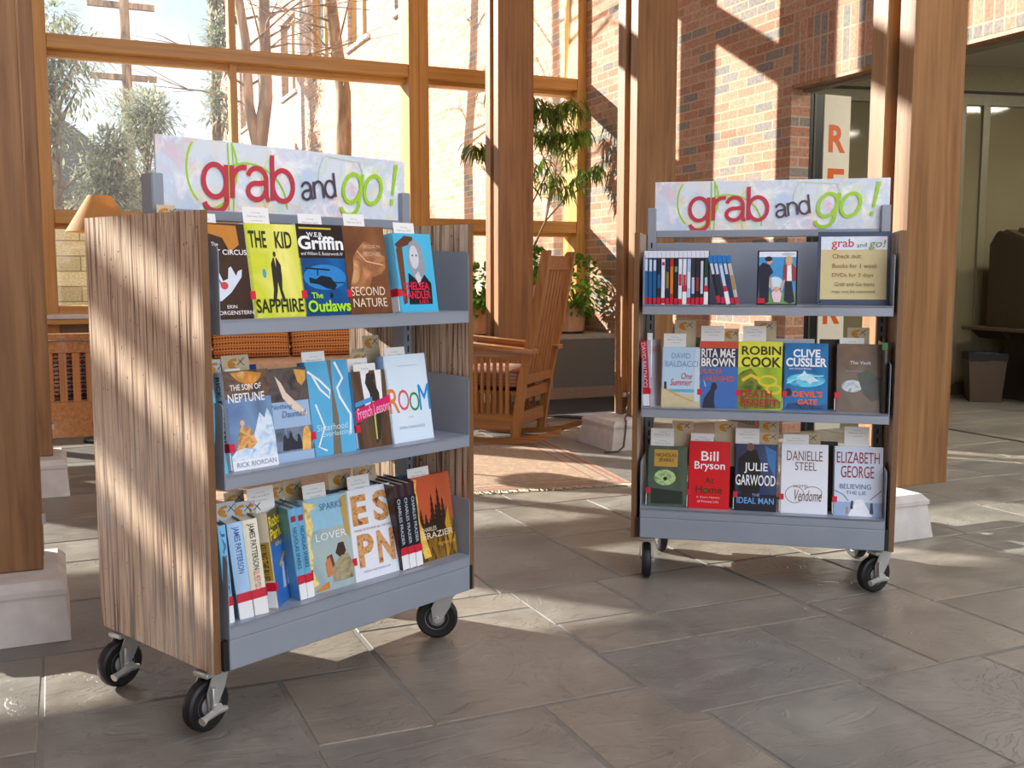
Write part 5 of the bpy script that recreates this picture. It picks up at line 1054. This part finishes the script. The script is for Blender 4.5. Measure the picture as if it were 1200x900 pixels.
# ------------------------------------------------------------------ outdoors
MB().box(-40, 4.6, 9.0, 90, -.4, -.15, flat(S(150, 140, 116), .95, 0, .3, 2)).build('ground', kind='structure')
MB().box(-14, 4.58, 14.0, 14.4, -.2, 1.72, M['ashlar']).box(-14, 4.58, 13.96, 14.44, 1.72, 1.80, M['stone']).build('garden_wall', label='pale limestone garden wall outside the left window', cat='wall')
def bare_tree(base, stems, label, seed, r0):
    rnd = random.Random(seed); e = empty('bare_tree', base, label=label, cat='tree', group='bare trees outside the window')
    mb = MB(); tw = MB()
    for s in stems:
        n = len(s['p']); mb.tube([Vector(p) for p in s['p']], [s['r'] * (1 - .45 * i / (n - 1)) for i in range(n)], M['bark'], 10, True)
        for k in range(s.get('k', 14)):
            i = rnd.randrange(max(1, n // 2), n); p = Vector(s['p'][i - 1]).lerp(Vector(s['p'][i]), rnd.random()); a = rnd.uniform(0, 2 * PI); l = rnd.uniform(.6, 1.8)
            d = Vector((-abs(math.cos(a)) if base[0] > 3 else math.cos(a), math.sin(a), rnd.uniform(.1, .9))).normalized(); q = p + d * l
            mid = p.lerp(q, .5) + Vector((rnd.uniform(-.1, .1), rnd.uniform(-.1, .1), rnd.uniform(0, .15)))
            tw.tube([p, mid, q], [.016, .010, .004], M['bark'], 5, False)
            for j in range(4):
                a2 = rnd.uniform(0, 2 * PI); q2 = q + Vector((math.cos(a2), math.sin(a2), rnd.uniform(-.2, .7))) * rnd.uniform(.25, .7); tw.tube([mid.lerp(q, rnd.random()), q2], [.005, .002], M['bark'], 4, False)
    mb.build('trunk', e, sharp=False); tw.build('branches', e, sharp=False)
bare_tree((2.19, 12.0, -.2), [dict(p=[(0, 0, 0), (.01, 0, 1.6), (0, 0, 2.8)], r=.12, k=0), dict(p=[(0, 0, 2.7), (-.10, .02, 3.2), (-.12, 0, 3.9), (-.30, 0, 5.2), (-.5, 0, 7)], r=.07), dict(p=[(0, 0, 2.7), (.09, -.02, 3.3), (.09, 0, 4.2), (.13, 0, 5.4), (.3, 0, 7.2)], r=.085)], 'forked bare tree left of the middle window upright', 3, .1)
bare_tree((3.42, 13.0, -.2), [dict(p=[(0, 0, 0), (.0, 0, 2.2), (.02, 0, 3.0), (.03, 0, 3.6), (-.05, 0, 4.1), (-.13, 0, 4.8), (-.2, 0, 6), (-.2, 0, 7.5)], r=.115, k=16)], 'straight bare tree trunk standing before the sunlit brick wing', 8, .1)
def conifer(x, y, h, r, seed, label, mat, n=11000, z0=.6):
    rnd = random.Random(seed); e = empty('evergreen_tree', (x, y, -.2), label=label, cat='tree', group='evergreens beyond the garden wall')
    MB().tube([(0, 0, 0), (0, 0, h * .85)], [.16, .04], M['bark'], 8).build('trunk', e, sharp=False)
    lf = MB(); tw = MB(); blobs = []
    for k in range(46):
        t = rnd.random(); a = rnd.uniform(0, 2 * PI); rr = r * (1 - t * .75) * rnd.uniform(.2, .85)
        blobs.append((Vector((rr * math.cos(a), rr * math.sin(a), z0 + (h - z0) * t)), r * rnd.uniform(.22, .42) * (1 - .4 * t)))
        tw.tube([(0, 0, z0 + (h - z0) * t * .8), blobs[-1][0]], [.04, .012], M['bark'], 5, False)
    for k in range(n):
        c, br = blobs[rnd.randrange(len(blobs))]; d = Vector((rnd.gauss(0, 1), rnd.gauss(0, 1), rnd.gauss(0, .8))).normalized()
        p = c + d * br * rnd.random() ** .4; leaf_blade(lf, p, d + Vector((rnd.uniform(-.6, .6), rnd.uniform(-.6, .6), rnd.uniform(-.3, .5))), rnd.uniform(.09, .2), rnd.uniform(.008, .026), mat, .15)
    lf.build('foliage', e); tw.build('branches', e, sharp=False)
conifer(.1, 19.0, 5.6, 1.9, 1, 'broad loose evergreen at the left edge of the left window', M['leafC'])
conifer(1.7, 21.0, 4.6, 2.1, 2, 'lower loose evergreen in the middle of the left window', M['leafC'])
conifer(.95, 18.2, 3.5, 1.3, 12, 'lowest loose evergreen, just above the limestone garden wall', M['leafC'], 8000)
conifer(3.1, 21.5, 9.0, 1.0, 5, 'tall narrow evergreen beside the brick wing', M['leafC'], 9000, .6)
conifer(-1.9, 17.0, 6.2, 1.4, 6, 'tall evergreen mostly hidden behind the far left post', M['leafC'], 3000)
# utility pole and neighbouring house
e = empty('utility_pole', (1.62, 24.0, -.3), label='utility pole with two cross arms beyond the evergreens', cat='pole')
MB().tube([(0, 0, 0), (-.02, 0, 9)], [.13, .10], M['bark'], 10).build('pole', e)
for z in (5.55, 7.05): MB().box(-.75, .6, -.06, .06, z, z + .12, M['bark']).build('cross_arm', e)
e = empty('house', (-2.2, 33.0, -.3), label='house with a dark sloping roof behind the evergreens', cat='house')
MB().box(-3.5, 5.0, 0, 6, 0, 3.6, flat(S(170, 150, 130), .9)).build('walls', e)
MB().prism([(-4.0, 3.6), (5.6, 3.6), (.8, 7.2)], -.4, 6.4, flat(S(86, 82, 78), .9, 0, .2, 6)).build('roof', e)
for x in (-2, 1, 3.4): MB().box(x - .5, x + .5, -.03, .02, 1.2, 2.6, flat(S(60, 70, 84), .1)).build('window', e)
